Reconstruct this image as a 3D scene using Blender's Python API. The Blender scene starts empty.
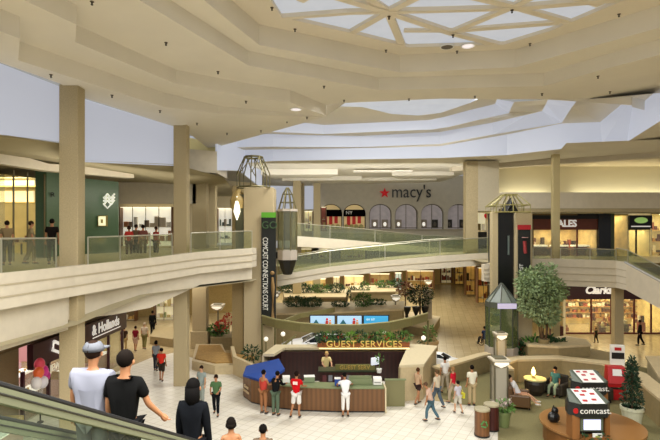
import bpy, bmesh, math, random
from mathutils import Vector, Matrix
PI = math.pi
rnd = random.Random(7)
scene = bpy.context.scene
C = scene.collection
# ---------------------------------------------------------------- camera, world, exposure
F, HZ, CAMZ = 500.0, 234.0, 7.5
cam = bpy.data.objects.new('camera', bpy.data.cameras.new('camera')); C.objects.link(cam)
cam.location = (0, 0, CAMZ); cam.rotation_euler = (PI/2, 0, 0)
cam.data.sensor_width = 36; cam.data.lens = F/660*36; cam.data.shift_y = 14/660
cam.data.clip_start = 0.1; cam.data.clip_end = 400
scene.camera = cam
w = bpy.data.worlds.new('world'); scene.world = w; w.use_nodes = True
w.node_tree.nodes['Background'].inputs[0].default_value = (0.97, 0.96, 0.93, 1)
w.node_tree.nodes['Background'].inputs[1].default_value = 0.42
scene.view_settings.view_transform = 'Standard'; scene.view_settings.look = 'None'
scene.view_settings.exposure = -0.32; scene.view_settings.gamma = 1; scene.view_settings.use_curve_mapping = False
scene.cycles.max_bounces = 6; scene.cycles.diffuse_bounces = 3; scene.cycles.glossy_bounces = 3
scene.cycles.transmission_bounces = 6; scene.cycles.transparent_max_bounces = 12
scene.cycles.sample_clamp_indirect = 4; scene.cycles.caustics_reflective = False; scene.cycles.caustics_refractive = False
scene.cycles.use_denoising = True
def area(name, loc, sx, sy, power, color, rot=(0, 0, 0)):
    l = bpy.data.lights.new(name, 'AREA'); l.shape = 'RECTANGLE'; l.size = sx; l.size_y = sy
    l.energy = power; l.color = color
    o = bpy.data.objects.new(name, l); o.location = loc; o.rotation_euler = rot; C.objects.link(o); return o

# added unseen lamps: a fill above the view, a strip for the second skylight
area('overhead_fill', (1.5, 3.2, 12.4), 20, 11, 8600, (1.0, 0.975, 0.92))
area('overhead_fill', (2.5, 26.2, 14.95), 10, 1.5, 2600, (1, 0.98, 0.93))

# unseen lamps added to brighten the lower hall, far wall, walkway and shop
area('hall_fill', (0, 52, 5.1), 24, 22, 4600, (1, .93, .74))
area('hall_fill', (-12, 36, 4.25), 8, 10, 800, (1, .92, .78))
area('hall_fill', (2, 34.6, 10.2), 16, .6, 800, (1, .97, .9), (PI*.42, 0, 0))
area('walkway_fill', (-8.6, 24, 9.6), 12, .5, 170, (1, .93, .8), (PI/2, 0, PI*.42))
area('shop_light', (-17.5, 23.0, 9.9), 7, .4, 200, (1, .88, .6), (PI*.45, 0, 0))
area('hall_fill', (17, 33.5, 4.4), 12, 3, 400, (1, .86, .6))

# ---------------------------------------------------------------- helpers
def srgb(h):
    h = h.lstrip('#'); v = [int(h[i:i+2], 16)/255 for i in (0, 2, 4)]
    return tuple(((c+0.055)/1.055)**2.4 if c > 0.04045 else c/12.92 for c in v) + (1,)
_M = {}
def mat(name, col, rough=0.6, metal=0.0, noise=0.0, nscale=8.0, emit=0.0, ecol=None, alpha=1.0, spec=None, bump=0.0):
    if name in _M: return _M[name]
    m = bpy.data.materials.new(name); m.use_nodes = True; nt = m.node_tree
    b = nt.nodes['Principled BSDF']; c = srgb(col) if isinstance(col, str) else col
    b.inputs['Base Color'].default_value = c; b.inputs['Roughness'].default_value = rough; b.inputs['Metallic'].default_value = metal
    if spec is not None: b.inputs['Specular IOR Level'].default_value = spec
    if noise > 0 or bump > 0:
        tc = nt.nodes.new('ShaderNodeTexCoord'); nz = nt.nodes.new('ShaderNodeTexNoise'); nz.inputs['Scale'].default_value = nscale; nz.inputs['Detail'].default_value = 3
        nt.links.new(tc.outputs['Object'], nz.inputs['Vector'])
        if noise > 0:
            r = nt.nodes.new('ShaderNodeMapRange'); r.inputs['From Min'].default_value = 0.3; r.inputs['From Max'].default_value = 0.7
            r.inputs['To Min'].default_value = 1-noise; r.inputs['To Max'].default_value = 1+noise
            mx = nt.nodes.new('ShaderNodeVectorMath'); mx.operation = 'SCALE'; mx.inputs[0].default_value = c[:3]
            nt.links.new(nz.outputs['Fac'], r.inputs['Value']); nt.links.new(r.outputs['Result'], mx.inputs['Scale'])
            nt.links.new(mx.outputs['Vector'], b.inputs['Base Color'])
        if bump > 0:
            bp = nt.nodes.new('ShaderNodeBump'); bp.inputs['Strength'].default_value = bump
            nt.links.new(nz.outputs['Fac'], bp.inputs['Height']); nt.links.new(bp.outputs['Normal'], b.inputs['Normal'])
    if emit > 0:
        b.inputs['Emission Color'].default_value = srgb(ecol) if ecol else c; b.inputs['Emission Strength'].default_value = emit
    if alpha < 1: b.inputs['Alpha'].default_value = alpha
    _M[name] = m; return m
def glass(name, col, tint=0.85, gloss=0.12):
    """thin pane: mostly see-through with a faint reflection"""
    if name in _M: return _M[name]
    m = bpy.data.materials.new(name); m.use_nodes = True; nt = m.node_tree; nt.nodes.clear()
    o = nt.nodes.new('ShaderNodeOutputMaterial'); t = nt.nodes.new('ShaderNodeBsdfTransparent'); g = nt.nodes.new('ShaderNodeBsdfGlossy')
    d = nt.nodes.new('ShaderNodeBsdfDiffuse'); m1 = nt.nodes.new('ShaderNodeMixShader'); m2 = nt.nodes.new('ShaderNodeMixShader')
    c = srgb(col); t.inputs[0].default_value = c; d.inputs[0].default_value = c
    g.inputs['Roughness'].default_value = 0.05; g.inputs[0].default_value = (1, 1, 1, 1)
    m1.inputs[0].default_value = 1-tint; nt.links.new(t.outputs[0], m1.inputs[1]); nt.links.new(d.outputs[0], m1.inputs[2])
    m2.inputs[0].default_value = gloss; nt.links.new(m1.outputs[0], m2.inputs[1]); nt.links.new(g.outputs[0], m2.inputs[2])
    nt.links.new(m2.outputs[0], o.inputs[0]); _M[name] = m; return m
def P(x, y, d): return Vector(((x-330)/F*d, d, CAMZ-(y-HZ)/F*d))
def Q(x, y, z):
    d = F*(CAMZ-z)/(y-HZ); return Vector(((x-330)/F*d, d, z))
def tag(o, label=None, cat=None, group=None, kind=None):
    if label: o['label'] = label
    if cat: o['category'] = cat
    if group: o['group'] = group
    if kind: o['kind'] = kind
    return o
def thing(name, label, cat, loc=(0, 0, 0), rz=0.0, group=None, kind=None, s=1.0):
    o = bpy.data.objects.new(name, None); C.objects.link(o); o.location = loc; o.rotation_euler = (0, 0, rz); o.empty_display_size = 0.2
    if s != 1.0: o.scale = (s, s, s)
    return tag(o, label, cat, group, kind)
def copy_tree(o, parent=None):
    c = o.copy(); C.objects.link(c); c.parent = parent
    if parent is not None: c.matrix_parent_inverse = o.matrix_parent_inverse
    for ch in list(o.children): copy_tree(ch, c)
    return c
class MB:
    def __init__(s): s.bm = bmesh.new()
    def face(s, pts):
        vs = [s.bm.verts.new(p) for p in pts]
        try: return s.bm.faces.new(vs)
        except ValueError: return None
    def box(s, x0, x1, y0, y1, z0, z1, rz=0, at=None):
        M = Matrix.Translation(at or (0, 0, 0)) @ Matrix.Rotation(rz, 4, 'Z')
        v = [s.bm.verts.new(M @ Vector(p)) for p in ((x0,y0,z0),(x1,y0,z0),(x1,y1,z0),(x0,y1,z0),(x0,y0,z1),(x1,y0,z1),(x1,y1,z1),(x0,y1,z1))]
        for f in ((0,3,2,1),(4,5,6,7),(0,1,5,4),(1,2,6,5),(2,3,7,6),(3,0,4,7)): s.bm.faces.new([v[i] for i in f])
        return s
    def prism(s, poly, z0, z1, top=None):
        """poly: list of (x,y); z0,z1 numbers; top: optional other outline for the top"""
        top = top or poly; n = len(poly)
        a = [s.bm.verts.new((p[0], p[1], z0)) for p in poly]; b = [s.bm.verts.new((p[0], p[1], z1)) for p in top]
        s.bm.faces.new(a[::-1]); s.bm.faces.new(b)
        for i in range(n): s.bm.faces.new([a[i], a[(i+1)%n], b[(i+1)%n], b[i]])
        return s
    def strip(s, A, B):
        """ruled surface between two polylines with the same number of points"""
        a = [s.bm.verts.new(p) for p in A]; b = [s.bm.verts.new(p) for p in B]
        for i in range(len(A)-1): s.bm.faces.new([a[i], a[i+1], b[i+1], b[i]])
        return s
    def wall(s, path, z0, z1, t=0.15):
        """vertical wall of thickness t along path of (x,y[,z0,z1]); t goes to the left of the direction"""
        n = len(path); L = []
        for i, p in enumerate(path):
            a = Vector(path[max(0, i-1)][:2]); b = Vector(path[min(n-1, i+1)][:2]); d = (b-a).normalized(); L.append(Vector((-d.y, d.x))*t)
        rows = []
        for i, p in enumerate(path):
            zz0 = p[2] if len(p) > 2 else z0; zz1 = p[3] if len(p) > 3 else z1
            q = (p[0]+L[i].x, p[1]+L[i].y)
            rows.append([s.bm.verts.new(c) for c in ((p[0], p[1], zz0), (p[0], p[1], zz1), (q[0], q[1], zz1), (q[0], q[1], zz0))])
        for i in range(n-1):
            for k in range(4): s.bm.faces.new([rows[i][k], rows[i][(k+1)%4], rows[i+1][(k+1)%4], rows[i+1][k]])
        s.bm.faces.new(rows[0]); s.bm.faces.new(rows[-1][::-1]); return s
    def tube(s, pts, r, n=8, closed=False):
        pts = [Vector(p) for p in pts]; rings = []; N = len(pts); up = Vector((0, 0, 1))
        for i, p in enumerate(pts):
            if closed: d = pts[(i+1)%N]-pts[i-1]
            else: d = pts[min(N-1, i+1)]-pts[max(0, i-1)]
            d.normalize(); u = d.cross(up)
            if u.length < 1e-3: u = d.cross(Vector((1, 0, 0)))
            u.normalize(); v = u.cross(d); rr = r[i] if isinstance(r, (list, tuple)) else r
            rings.append([s.bm.verts.new(p+u*rr*math.cos(2*PI*k/n)+v*rr*math.sin(2*PI*k/n)) for k in range(n)])
        m = N if closed else N-1
        for i in range(m):
            a, b = rings[i], rings[(i+1)%N]
            for k in range(n): s.bm.faces.new([a[k], a[(k+1)%n], b[(k+1)%n], b[k]])
        if not closed: s.bm.faces.new(rings[0][::-1]); s.bm.faces.new(rings[-1])
        return s
    def lathe(s, prof, c=(0, 0, 0), n=20, a0=0.0, cap=True, sy=1.0):
        rings = []
        for r, z in prof: rings.append([s.bm.verts.new((c[0]+r*math.cos(a0+2*PI*k/n), c[1]+r*sy*math.sin(a0+2*PI*k/n), c[2]+z)) for k in range(n)])
        for i in range(len(rings)-1):
            a, b = rings[i], rings[i+1]
            for k in range(n): s.bm.faces.new([a[k], a[(k+1)%n], b[(k+1)%n], b[k]])
        if cap: s.bm.faces.new(rings[0][::-1]); s.bm.faces.new(rings[-1])
        return s
    def ball(s, c, rx, ry=None, rz=None, n=10, m=7):
        ry = ry or rx; rz = rz or rx
        prof = [(math.sin(PI*i/m), -math.cos(PI*i/m)) for i in range(m+1)]; rings = []
        for r, z in prof[1:-1]: rings.append([s.bm.verts.new((c[0]+rx*r*math.cos(2*PI*k/n), c[1]+ry*r*math.sin(2*PI*k/n), c[2]+rz*z)) for k in range(n)])
        b = s.bm.verts.new((c[0], c[1], c[2]-rz)); t = s.bm.verts.new((c[0], c[1], c[2]+rz))
        for i in range(len(rings)-1):
            for k in range(n): s.bm.faces.new([rings[i][k], rings[i][(k+1)%n], rings[i+1][(k+1)%n], rings[i+1][k]])
        for k in range(n):
            s.bm.faces.new([b, rings[0][(k+1)%n], rings[0][k]]); s.bm.faces.new([t, rings[-1][k], rings[-1][(k+1)%n]])
        return s
    def leaves(s, c, r, n, size, rg=rnd, shell=0.5, droop=0.0, wide=0.45):
        for _ in range(n):
            while True:
                v = Vector((rg.uniform(-1, 1), rg.uniform(-1, 1), rg.uniform(-1, 1)))
                if shell <= v.length <= 1: break
            p = Vector((c[0]+v.x*r[0], c[1]+v.y*r[1], c[2]+v.z*r[2]))
            d = (v.normalized()+Vector((rg.uniform(-1, 1), rg.uniform(-1, 1), rg.uniform(-1, 1)))*0.8); d.z -= droop; d.normalize()
            u = d.cross(Vector((rg.uniform(-1, 1), rg.uniform(-1, 1), rg.uniform(-1, 1)))).normalized()
            L = size*rg.uniform(0.6, 1.3); m = p+d*L*0.5
            s.face([p, m+u*L*wide*0.5, p+d*L, m-u*L*wide*0.5])
        return s
    def blades(s, c, n, h, spread, wdt, rg=rnd):
        for _ in range(n):
            a = rg.uniform(0, 2*PI); k = rg.uniform(0.3, 1)*spread; hh = h*rg.uniform(0.6, 1.1)
            d = Vector((math.cos(a), math.sin(a), 0)); u = Vector((-d.y, d.x, 0))*wdt; o = Vector(c)+d*rg.uniform(0, 0.06)
            p1 = o+d*k*0.45+Vector((0, 0, hh*0.8)); p2 = o+d*k+Vector((0, 0, hh*(1-0.25*k/max(h, .01))))
            s.face([o-u*0.5, o+u*0.5, p1+u, p1-u]); s.face([p1-u, p1+u, p2])
        return s
    def build(s, name, m, parent=None, smooth=False, bevel=0.0):
        me = bpy.data.meshes.new(name); bmesh.ops.remove_doubles(s.bm, verts=s.bm.verts, dist=1e-5)
        if bevel == 0 or True: bmesh.ops.recalc_face_normals(s.bm, faces=s.bm.faces)
        s.bm.to_mesh(me); s.bm.free()
        for mm in (m if isinstance(m, (list, tuple)) else [m]): me.materials.append(mm)
        if smooth:
            for p in me.polygons: p.use_smooth = True
        o = bpy.data.objects.new(name, me); C.objects.link(o)
        if parent: o.parent = parent
        if bevel > 0:
            b = o.modifiers.new('bevel', 'BEVEL'); b.width = bevel; b.segments = 2; b.limit_method = 'ANGLE'
        return o
def st(mb, name, m, **k): return tag(mb.build(name, m, **k), kind='structure')
def text(body, size, loc, m, parent, name='lettering', rot=(PI/2, 0, 0), ext=0.02, align='CENTER', sx=1.0, bold=0.0, space=1.0):
    cu = bpy.data.curves.new(name, 'FONT'); cu.body = body; cu.size = size; cu.extrude = ext; cu.align_x = align; cu.align_y = 'CENTER'
    cu.offset = bold; cu.space_character = space; cu.materials.append(m); cu.resolution_u = 3
    t = bpy.data.objects.new(name, cu); me = bpy.data.meshes.new_from_object(t); bpy.data.objects.remove(t); me.name = name
    if not me.materials: me.materials.append(m)
    o = bpy.data.objects.new(name, me); C.objects.link(o); o.parent = parent; o.location = loc; o.rotation_euler = rot; o.scale = (sx, 1, 1); return o

# ---------------------------------------------------------------- materials
CEIL = mat('ceiling_paint', '#e8e2d4', 0.85, noise=0.03, nscale=0.6)
CEIL2 = CEIL
COLM = mat('column_stone', '#b4a480', 0.7, noise=0.14, nscale=25)
GRAN = mat('speckled_granite', '#bfae8a', 0.6, noise=0.22, nscale=40)
FASC = mat('fascia_stone', '#d3c9b4', 0.75, noise=0.04, nscale=3)
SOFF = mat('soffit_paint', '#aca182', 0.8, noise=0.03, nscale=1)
WALLP = mat('wall_paint_cream', '#d8c9a6', 0.8, noise=0.03, nscale=1)
WALLW = mat('wall_paint_cool', '#d3d4da', 0.8)
DAYGLOW = mat('painted_daylight_glow', '#7d828c', 0.5, emit=0.72, ecol='#cbcedb', noise=.03, nscale=.5)  # daylight on white walls and risers, put into the material as glow
FROST2 = mat('frosted_skylight_pane', '#8a8f98', 0.5, emit=0.78, ecol='#cfd3dc', noise=0.08, nscale=1.5)
MULL = mat('skylight_mullion', '#e6ddcb', 0.7)
TERR = mat('terrace_stone', '#8f7f59', 0.7, noise=0.08, nscale=6)
TERRL = mat('terrace_coping', '#c6b48e', 0.6, noise=0.06, nscale=6)
DARK = mat('dark_frame', '#1c1a18', 0.4)
BRASS = mat('brass', '#b79f5c', 0.35, metal=0.8)
BLACK = mat('black_paint', '#0e0e0f', 0.4)
WHITE = mat('white_paint', '#ecebe6', 0.5)
RED = mat('red_paint', '#b3161c', 0.4)
RAILG = glass('rail_glass', '#e4e8d6', 0.95, 0.05)
CAPM = mat('rail_cap', '#b9b5a2', 0.3, metal=0.5)
# ---------------------------------------------------------------- CEILING
Z0, Z1, Z2, Z3, ZT = 14.57, 14.0, 13.45, 12.85, 15.34
def at(pl, z): return [Vector((p[0], p[1], (p[2] if len(p) > 2 else z))) for p in pl]
R0 = [(-9, -3), (-6.6, 6), (-3.3, 16.75), (-2.65, 18.7), (3.07, 21.9), (7.9, 21.2), (10.5, 18.1), (11.4, 17.0), (14, 9), (15, -3)]
R1 = [(-11, -3), (-8.6, 5), (-5.3, 13.9), (-3.15, 19.3), (2.2, 22.6), (9.4, 21.96), (10.9, 19.6), (12.2, 17.8), (16, 9), (17.5, -3)]
R2 = [(-12.5, -3), (-9.8, 8), (-7.8, 12.7), (-7.2, 14.2), (-7.9, 15.5), (-6.1, 19.8), (-3.85, 21.4), (-1.8, 22.6), (-0.2, 25.2)]
R3 = [(-13.5, -3), (-10.4, 8), (-8.7, 13.2), (-8.5, 13.7), (-9.6, 15.4), (-8.6, 17.6), (-6.97, 21.1), (-5.2, 23.2), (-0.35, 25.35)]
E3 = [(-15, -3, Z3), (-12.2, 10, Z3), (-10.3, 15.55, Z3), (-9.6, 17.8, Z3), (-9.75, 19.4, Z3), (-7.8, 24.8, Z3), (-7.5, 26.7, Z3), (-7.6, 31.5, Z3), (-0.5, 25.5, 13.4)]
S1o = [(-12.5, -3), (-9.8, 8), (-7.8, 12.7), (-7.2, 14.2), (-7.9, 15.5), (-6.1, 19.8), (-3.85, 21.4), (-1.8, 22.6), (-0.2, 25.2), (0.74, 24.8), (5.3, 24.0), (10.7, 24.2), (14.3, 23.7), (14.6, 17), (21, 9), (21, -3)]
R1x = [(-11, -3), (-8.6, 5), (-6.2, 11.4), (-5.3, 13.9), (-4.6, 15.7), (-3.15, 19.3), (-2.2, 19.9), (-.6, 20.9), (.7, 21.7), (2.2, 22.6), (5.3, 22.35), (9.4, 21.96), (10.9, 19.6), (12.2, 17.8), (16, 9), (17.5, -3)]
R3z = [Z3]*7+[13.1, 13.42]
m = MB(); m.face(at(R0, Z0)+at(R1, Z0)[::-1]); m.face(at(R1, Z1)+at(S1o, Z1)[::-1]); m.face(at(R2, Z2)+at(R3, Z2)[::-1])
m.face([Vector((p[0], p[1], z)) for p, z in zip(R3, R3z)]+at(E3, 0)[::-1])
m.face([Vector((x, y, Z1)) for x, y in ((14.3, 23.7), (14.6, 17), (21, 9), (21, -3), (34, -3), (34, 12), (26, 20), (17.2, 25.6))])
m.strip([Vector((14.32, 23.7, Z1)), Vector((17.2, 25.6, Z1)), Vector((26, 20, Z1))], [Vector((14.32, 23.7, 13.52)), Vector((17.2, 25.6, 13.55)), Vector((26, 20, 13.55))])
o = st(m, 'ceiling', CEIL)
m = MB()
m.strip(at(R0, ZT), at(R0, Z0)); m.strip(at(R1, Z0), at(R1, Z1)); m.strip(at(R2, Z1), at(R2, Z2))
m.strip(at(R3, Z2), [Vector((p[0], p[1], z)) for p, z in zip(R3, R3z)])
st(m, 'ceiling', CEIL2)
# top of the outer edge, going up to the roof so that no line of sight ends in the open
m = MB()
ED = [(-7.6, 31.5, Z3), (-0.5, 25.5, 13.4), (-0.2, 25.2, Z2), (0.74, 24.8, Z1), (5.3, 24.0, Z1), (10.7, 24.2, Z1), (14.3, 23.7, 13.6), (17.2, 25.6, 13.53)]
m.strip([Vector(p) for p in ED], [Vector((p[0], p[1]+0.05, 15.6)) for p in ED])
st(m, 'ceiling', CEIL)
# roof light one: frame with triangular lattice and frosted panes
m = MB(); m.face([Vector((p[0], p[1], ZT+0.16)) for p in R0]); st(m, 'skylight_pane', FROST2, )
m = MB()
# soffit ring around panes at ZT
inner = [(-6.4, -3), (-4.3, 6), (-2.2, 15.6), (-1.75, 18.1), (.8, 19.5), (3.3, 21.0), (7.2, 20.7), (8.5, 19.3), (9.8, 16.9), (10.4, 15.8), (12, 9), (13, -3)]
m.face(at(R0, ZT)+at(inner, ZT)[::-1]); m.strip(at(inner, ZT), at(inner, ZT+0.14)); st(m, 'ceiling', MULL)
# lattice: beams across the well along three directions
bz = [0]
def beam(a, b, wd=0.22, h=0.2, z=ZT):
    bz[0] += 1; z = z+0.004*bz[0]
    a = Vector((a[0], a[1], 0)); b = Vector((b[0], b[1], 0)); d = (b-a); L = d.length; ang = math.atan2(d.y, d.x)
    mb = MB(); mb.box(0, L, -wd/2, wd/2, 0, h, rz=ang, at=(a.x, a.y, z)); return mb
def pl(x, y): q = Q(x, y, ZT); return (q.x, q.y)
beams = [((270, 20), (348, 14)), ((348, 14), (440, 12)), ((440, 12), (512, 10)), ((512, 10), (620, 1)),
         ((300, -12), (388, 14)), ((388, 14), (452, 35)), ((452, 35), (500, 47)), ((347, 37), (388, 14)), ((388, 14), (440, -12)),
         ((388, 14), (404, 52)), ((455, 33), (513, 9)), ((513, 9), (560, -14)), ((513, 9), (567, 24)), ((404, 33), (455, 33)), ((455, 33), (560, 25)),
         ((420, -12), (513, 9)), ((540, -14), (600, 8)), ((330, -14), (300, 4)), ((345, -14), (388, 14))]
k = MB()
for a, b in beams:
    pa, pb = pl(*a), pl(*b); bb = beam(pa, pb, 0.2 if abs(a[1]-b[1]) < 8 else 0.3)
    me = bpy.data.meshes.new('t'); bb.bm.to_mesh(me); k.bm.from_mesh(me); bpy.data.meshes.remove(me); bb.bm.free()
st(k, 'ceiling', MULL)

# ---- second coffer with its roof light, beyond the edge of the first
def V(x, y, z): return Q(x, y, z)
b3b = [V(190, 166, 12.5), V(218, 165, 12.5), V(240, 163.5, 12.5), V(273, 161, 12.5), V(382, 159, 12.5), V(440, 158, 12.5), V(507, 155, 12.5), V(561, 149, 12.5), V(602, 145, 12.5), V(627, 142, 12.5), V(665, 118, 12.5)]
b3t = [Vector((p.x, p.y, z)) for p, z in zip(b3b, [13.4, 13.4, 13.45, 13.3, 13.25, 13.28, 13.8, 14.0, 13.9, 14.6, 13.6])]
b3t[8] = P(600, 122, 28.1); b3t[9] = P(634, 94, 26.4)
b2b = [V(190, 149, 13.3), V(247, 147, 13.3), V(273, 146.7, 13.3), V(300, 147, 13.3), V(360, 147, 13.3), V(440, 144, 13.4), V(493, 134.5, 13.8), V(555, 124, 14.0), V(562, 122.5, 14.0), V(572, 107, 14.0), V(577, 100.5, 14.0)]
b2t = [P(190, 136, b2b[0].y), P(245, 134, b2b[1].y), P(273, 134, b2b[2].y), P(300, 135, b2b[3].y), P(360, 136, b2b[4].y), P(440, 132, b2b[5].y), P(493, 122.5, b2b[6].y), P(530, 114, b2b[7].y), P(542, 111, b2b[8].y), P(546, 104, b2b[9].y), P(548, 99.5, b2b[10].y)]
b1b = [V(190, 131, 14.0), V(240, 131, 14.05), V(273, 132, 14.05), V(300, 133, 14.05), V(324, 134, 14.05), V(432, 129.5, 14.1), V(449, 127, 14.2), V(480, 119.5, 14.6), V(509, 113, 14.85), V(511, 108, 14.85), V(514, 102, 14.85)]
b1t = [P(190, 120, b1b[0].y), P(240, 120, b1b[1].y), P(273, 121, b1b[2].y), P(298, 122, b1b[3].y), P(324, 125, b1b[4].y), P(429, 120, b1b[5].y), P(442, 117.5, b1b[6].y), P(470, 110, b1b[7].y), P(495, 104, b1b[8].y), P(496, 102, b1b[9].y), P(497, 99, b1b[10].y)]
sk = [P(240, 108, 29), P(280, 108, 29.3), P(320, 107, 29.5), P(345, 106.5, 29.6), P(362, 107, 29.7), P(392, 114, 30.6), P(418, 115.5, 30.8), P(440, 113, 30.2), P(470, 103, 28.5), P(476, 100, 27), P(480, 98, 26)]
m = MB(); m.strip(b3t, b2b); m.strip(b2t, b1b); m.strip(b1t, sk)
# lower outer soffit running to the far walls
far = [P(150, 200, 62), P(218, 185, 60), P(250, 185, 58), P(290, 186, 55), P(370, 184, 51), P(440, 182, 50.2), P(470, 172, 40), P(520, 166, 37.5), P(590, 160, 36.5), P(650, 158, 36), P(760, 150, 36)]
m.strip(b3b, far)
st(m, 'ceiling', CEIL)
def glow_riser(n, A, B):  # solid coffer risers; the daylight on them is painted as bluish emission
    m = MB(); m.strip(A, B); o = st(m, n, DAYGLOW)
glow_riser('glow_riser_1', b3b, b3t); glow_riser('glow_riser_2', b2b, b2t); glow_riser('glow_riser_3', b1b, b1t)
m = MB(); m.face([Vector((p.x, p.y, p.z)) for p in sk]+[Vector((8, 26.5, 15.4)), Vector((-6, 26.5, 15.4))]); st(m, 'skylight_pane', FROST2)
# small lit coffer in the far ceiling and raised folds
m = MB(); a = P(355, 170, 38); m.box(-0.1, 4.4, 0, 0.9, 0.0, 0.06, at=(a.x, a.y, a.z-0.08)); st(m, 'ceiling', mat('coffer_light', '#efe9dc', 0.6, emit=0.25))
for (x, y, d, wd) in ((300, 172, 40, 6), (420, 173, 42, 5), (322, 178, 45, 7), (390, 178, 46, 8)):
    a = P(x, y, d); m = MB(); m.prism([(a.x-wd/2, a.y-1), (a.x+wd/2, a.y-1.4), (a.x+wd/2-.6, a.y+1), (a.x-wd/2+.8, a.y+1.3)], a.z-0.35, a.z+0.3); st(m, 'ceiling', CEIL)
# sprinkler heads and downlights
HEADS = [(92, 1.5, Z1), (166, 42.5, Z1), (51, 74.5, Z3), (112, 95, Z3), (160, 110.5, Z3), (197, 123, Z3), (227, 133, Z3), (218, 71.5, Z1), (246, 101, Z2), (268, 112, Z2), (261, 130.5, 13.1), (287, 121, 13.3), (307, 117, 13.35),
         (272, 7.5, ZT), (295, 29, ZT), (324, 86, Z1), (344, 100, Z1), (409, 98.7, Z1), (386, 50, ZT), (457, 51, ZT), (475, 96, Z1), (542, 93.5, Z1), (598, 76, Z1), (610, 91.5, Z1), (530, 43.5, ZT), (619, 14, ZT), (453, 35, ZT), (512, 10, ZT), (389, 16.5, ZT)]
hb = None
for x, y, z in HEADS:
    q = Q(x, y, z)
    if hb is None:
        hb = thing('sprinkler_head', 'small dark sprinkler head on the cream coffered ceiling', 'sprinkler', q, group='sprinkler heads dotted over the ceiling')
        MB().lathe([(0.06, -0.015), (0.06, 0), ], n=10).build('flange', mat('sprinkler_brass', '#5c4c33', .5), hb)
        MB().lathe([(0.02, -0.11), (0.04, -0.09), (0.025, -0.07), (0.025, 0)], n=8).build('nozzle', DARK, hb)
    else: c = copy_tree(hb); c.location = q
for i, (x, y, z, mm) in enumerate(((447, 46.5, ZT, 'd'), (468, 45.5, ZT, 'l'), (296, 109, Z2, 'l'))):
    q = Q(x, y, z)
    o = thing('downlight', ['round recessed downlight with a dark centre beside the lattice skylight', 'round recessed downlight with a pale lit centre beside the lattice skylight', 'lone pale downlight in the lower ceiling fold at left'][i], 'ceiling light', q)
    MB().lathe([(0.27, -0.03), (0.3, -0.03), (0.3, 0)], n=20).build('rim', WHITE, o)
    MB().lathe([(0.24, -0.035), (0.24, -0.02)], n=20).build('lens', mat('lens_dark', '#5b5348', .4) if mm == 'd' else mat('lens_lit', '#f2ecf4', .4, emit=.8), o)

# ---------------------------------------------------------------- FLOOR
def tile_mat(name, c1, c2, mortar, size, rough, rz=0.0, spec=0.5):
    m = bpy.data.materials.new(name); m.use_nodes = True; nt = m.node_tree; b = nt.nodes['Principled BSDF']
    tc = nt.nodes.new('ShaderNodeTexCoord'); mp = nt.nodes.new('ShaderNodeMapping'); mp.inputs['Rotation'].default_value = (0, 0, rz)
    br = nt.nodes.new('ShaderNodeTexBrick'); br.offset = 0; br.squash = 1; br.inputs['Scale'].default_value = 1
    br.inputs['Brick Width'].default_value = size; br.inputs['Row Height'].default_value = size; br.inputs['Mortar Size'].default_value = 0.012*size/0.4; br.inputs['Mortar Smooth'].default_value = 0.3
    br.inputs['Color1'].default_value = srgb(c1); br.inputs['Color2'].default_value = srgb(c2); br.inputs['Mortar'].default_value = srgb(mortar)
    nt.links.new(tc.outputs['Object'], mp.inputs[0]); nt.links.new(mp.outputs[0], br.inputs[0]); nt.links.new(br.outputs['Color'], b.inputs['Base Color'])
    b.inputs['Roughness'].default_value = rough; b.inputs['Specular IOR Level'].default_value = spec; return m
TILEW = tile_mat('white_plaza_tile', '#e9e4d8', '#e2dccd', '#c0b8a4', 0.4, 0.35, 0.5)
TILET = tile_mat('tan_mall_tile', '#c6b48d', '#bba982', '#a3926f', 0.5, 0.22, 0.2, 0.6)
CARP = mat('olive_carpet', '#77704a', 0.95, noise=0.12, nscale=30)
m = MB(); m.face([(-45, -2, 0), (45, -2, 0), (45, 95, 0), (-45, 95, 0)]); st(m, 'floor', TILET)
WP = [Q(x, y, 0.02) for x, y in ((-150, 470), (60, 395), (150, 358), (176, 352), (205, 362), (262, 378), (300, 372), (440, 372), (430, 400), (462, 404), (497, 408), (498, 445), (500, 520), (300, 700), (-150, 700))]
m = MB(); m.face([(p.x, p.y, 0.01) for p in WP]); st(m, 'floor', TILEW)
m = MB(); CP = [Q(x, y, 0.02) for x, y in ((462, 404.5), (497.5, 408), (498.5, 445), (500, 560), (900, 560), (760, 395), (600, 357), (440, 366), (440, 398))]
m.face([(p.x, p.y, 0.02) for p in CP]); st(m, 'floor', CARP)
# ---------------------------------------------------------------- LEFT WING, upper floor
def P2(x, d): return ((x-330)/F*d, d)
def colm(name, x, d, wd, z0, z1, m=COLM, dp=None, nm='pillar'):
    X = (x-330)/F*d; tot = wd*F/d; w_ = wd
    for _ in range(12):
        q = .8*w_; inner = abs(X)-w_*.5+0.0; side = max(0, inner)*F*(1/d-1/(d+q)); w_ *= (tot/(w_*F/d+side))**.8
    X += math.copysign(max(0, (tot-w_*F/d))*d/F/2, X); wd = w_; dp = dp or .8*w_
    mb = MB(); mb.box(-wd/2, wd/2, 0, dp, z0, z1, at=(X, d, 0)); o = st(mb, nm, m, bevel=0.02); return o
colm('c', 72, 18.0, 0.94, 0, 12.9); colm('c', 181.5, 24.6, 0.80, 0, 12.9); colm('c', 200.5, 33, 1.1, 0, 12.4)
colm('c', 211, 36, 0.9, 6, 12.4)
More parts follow.
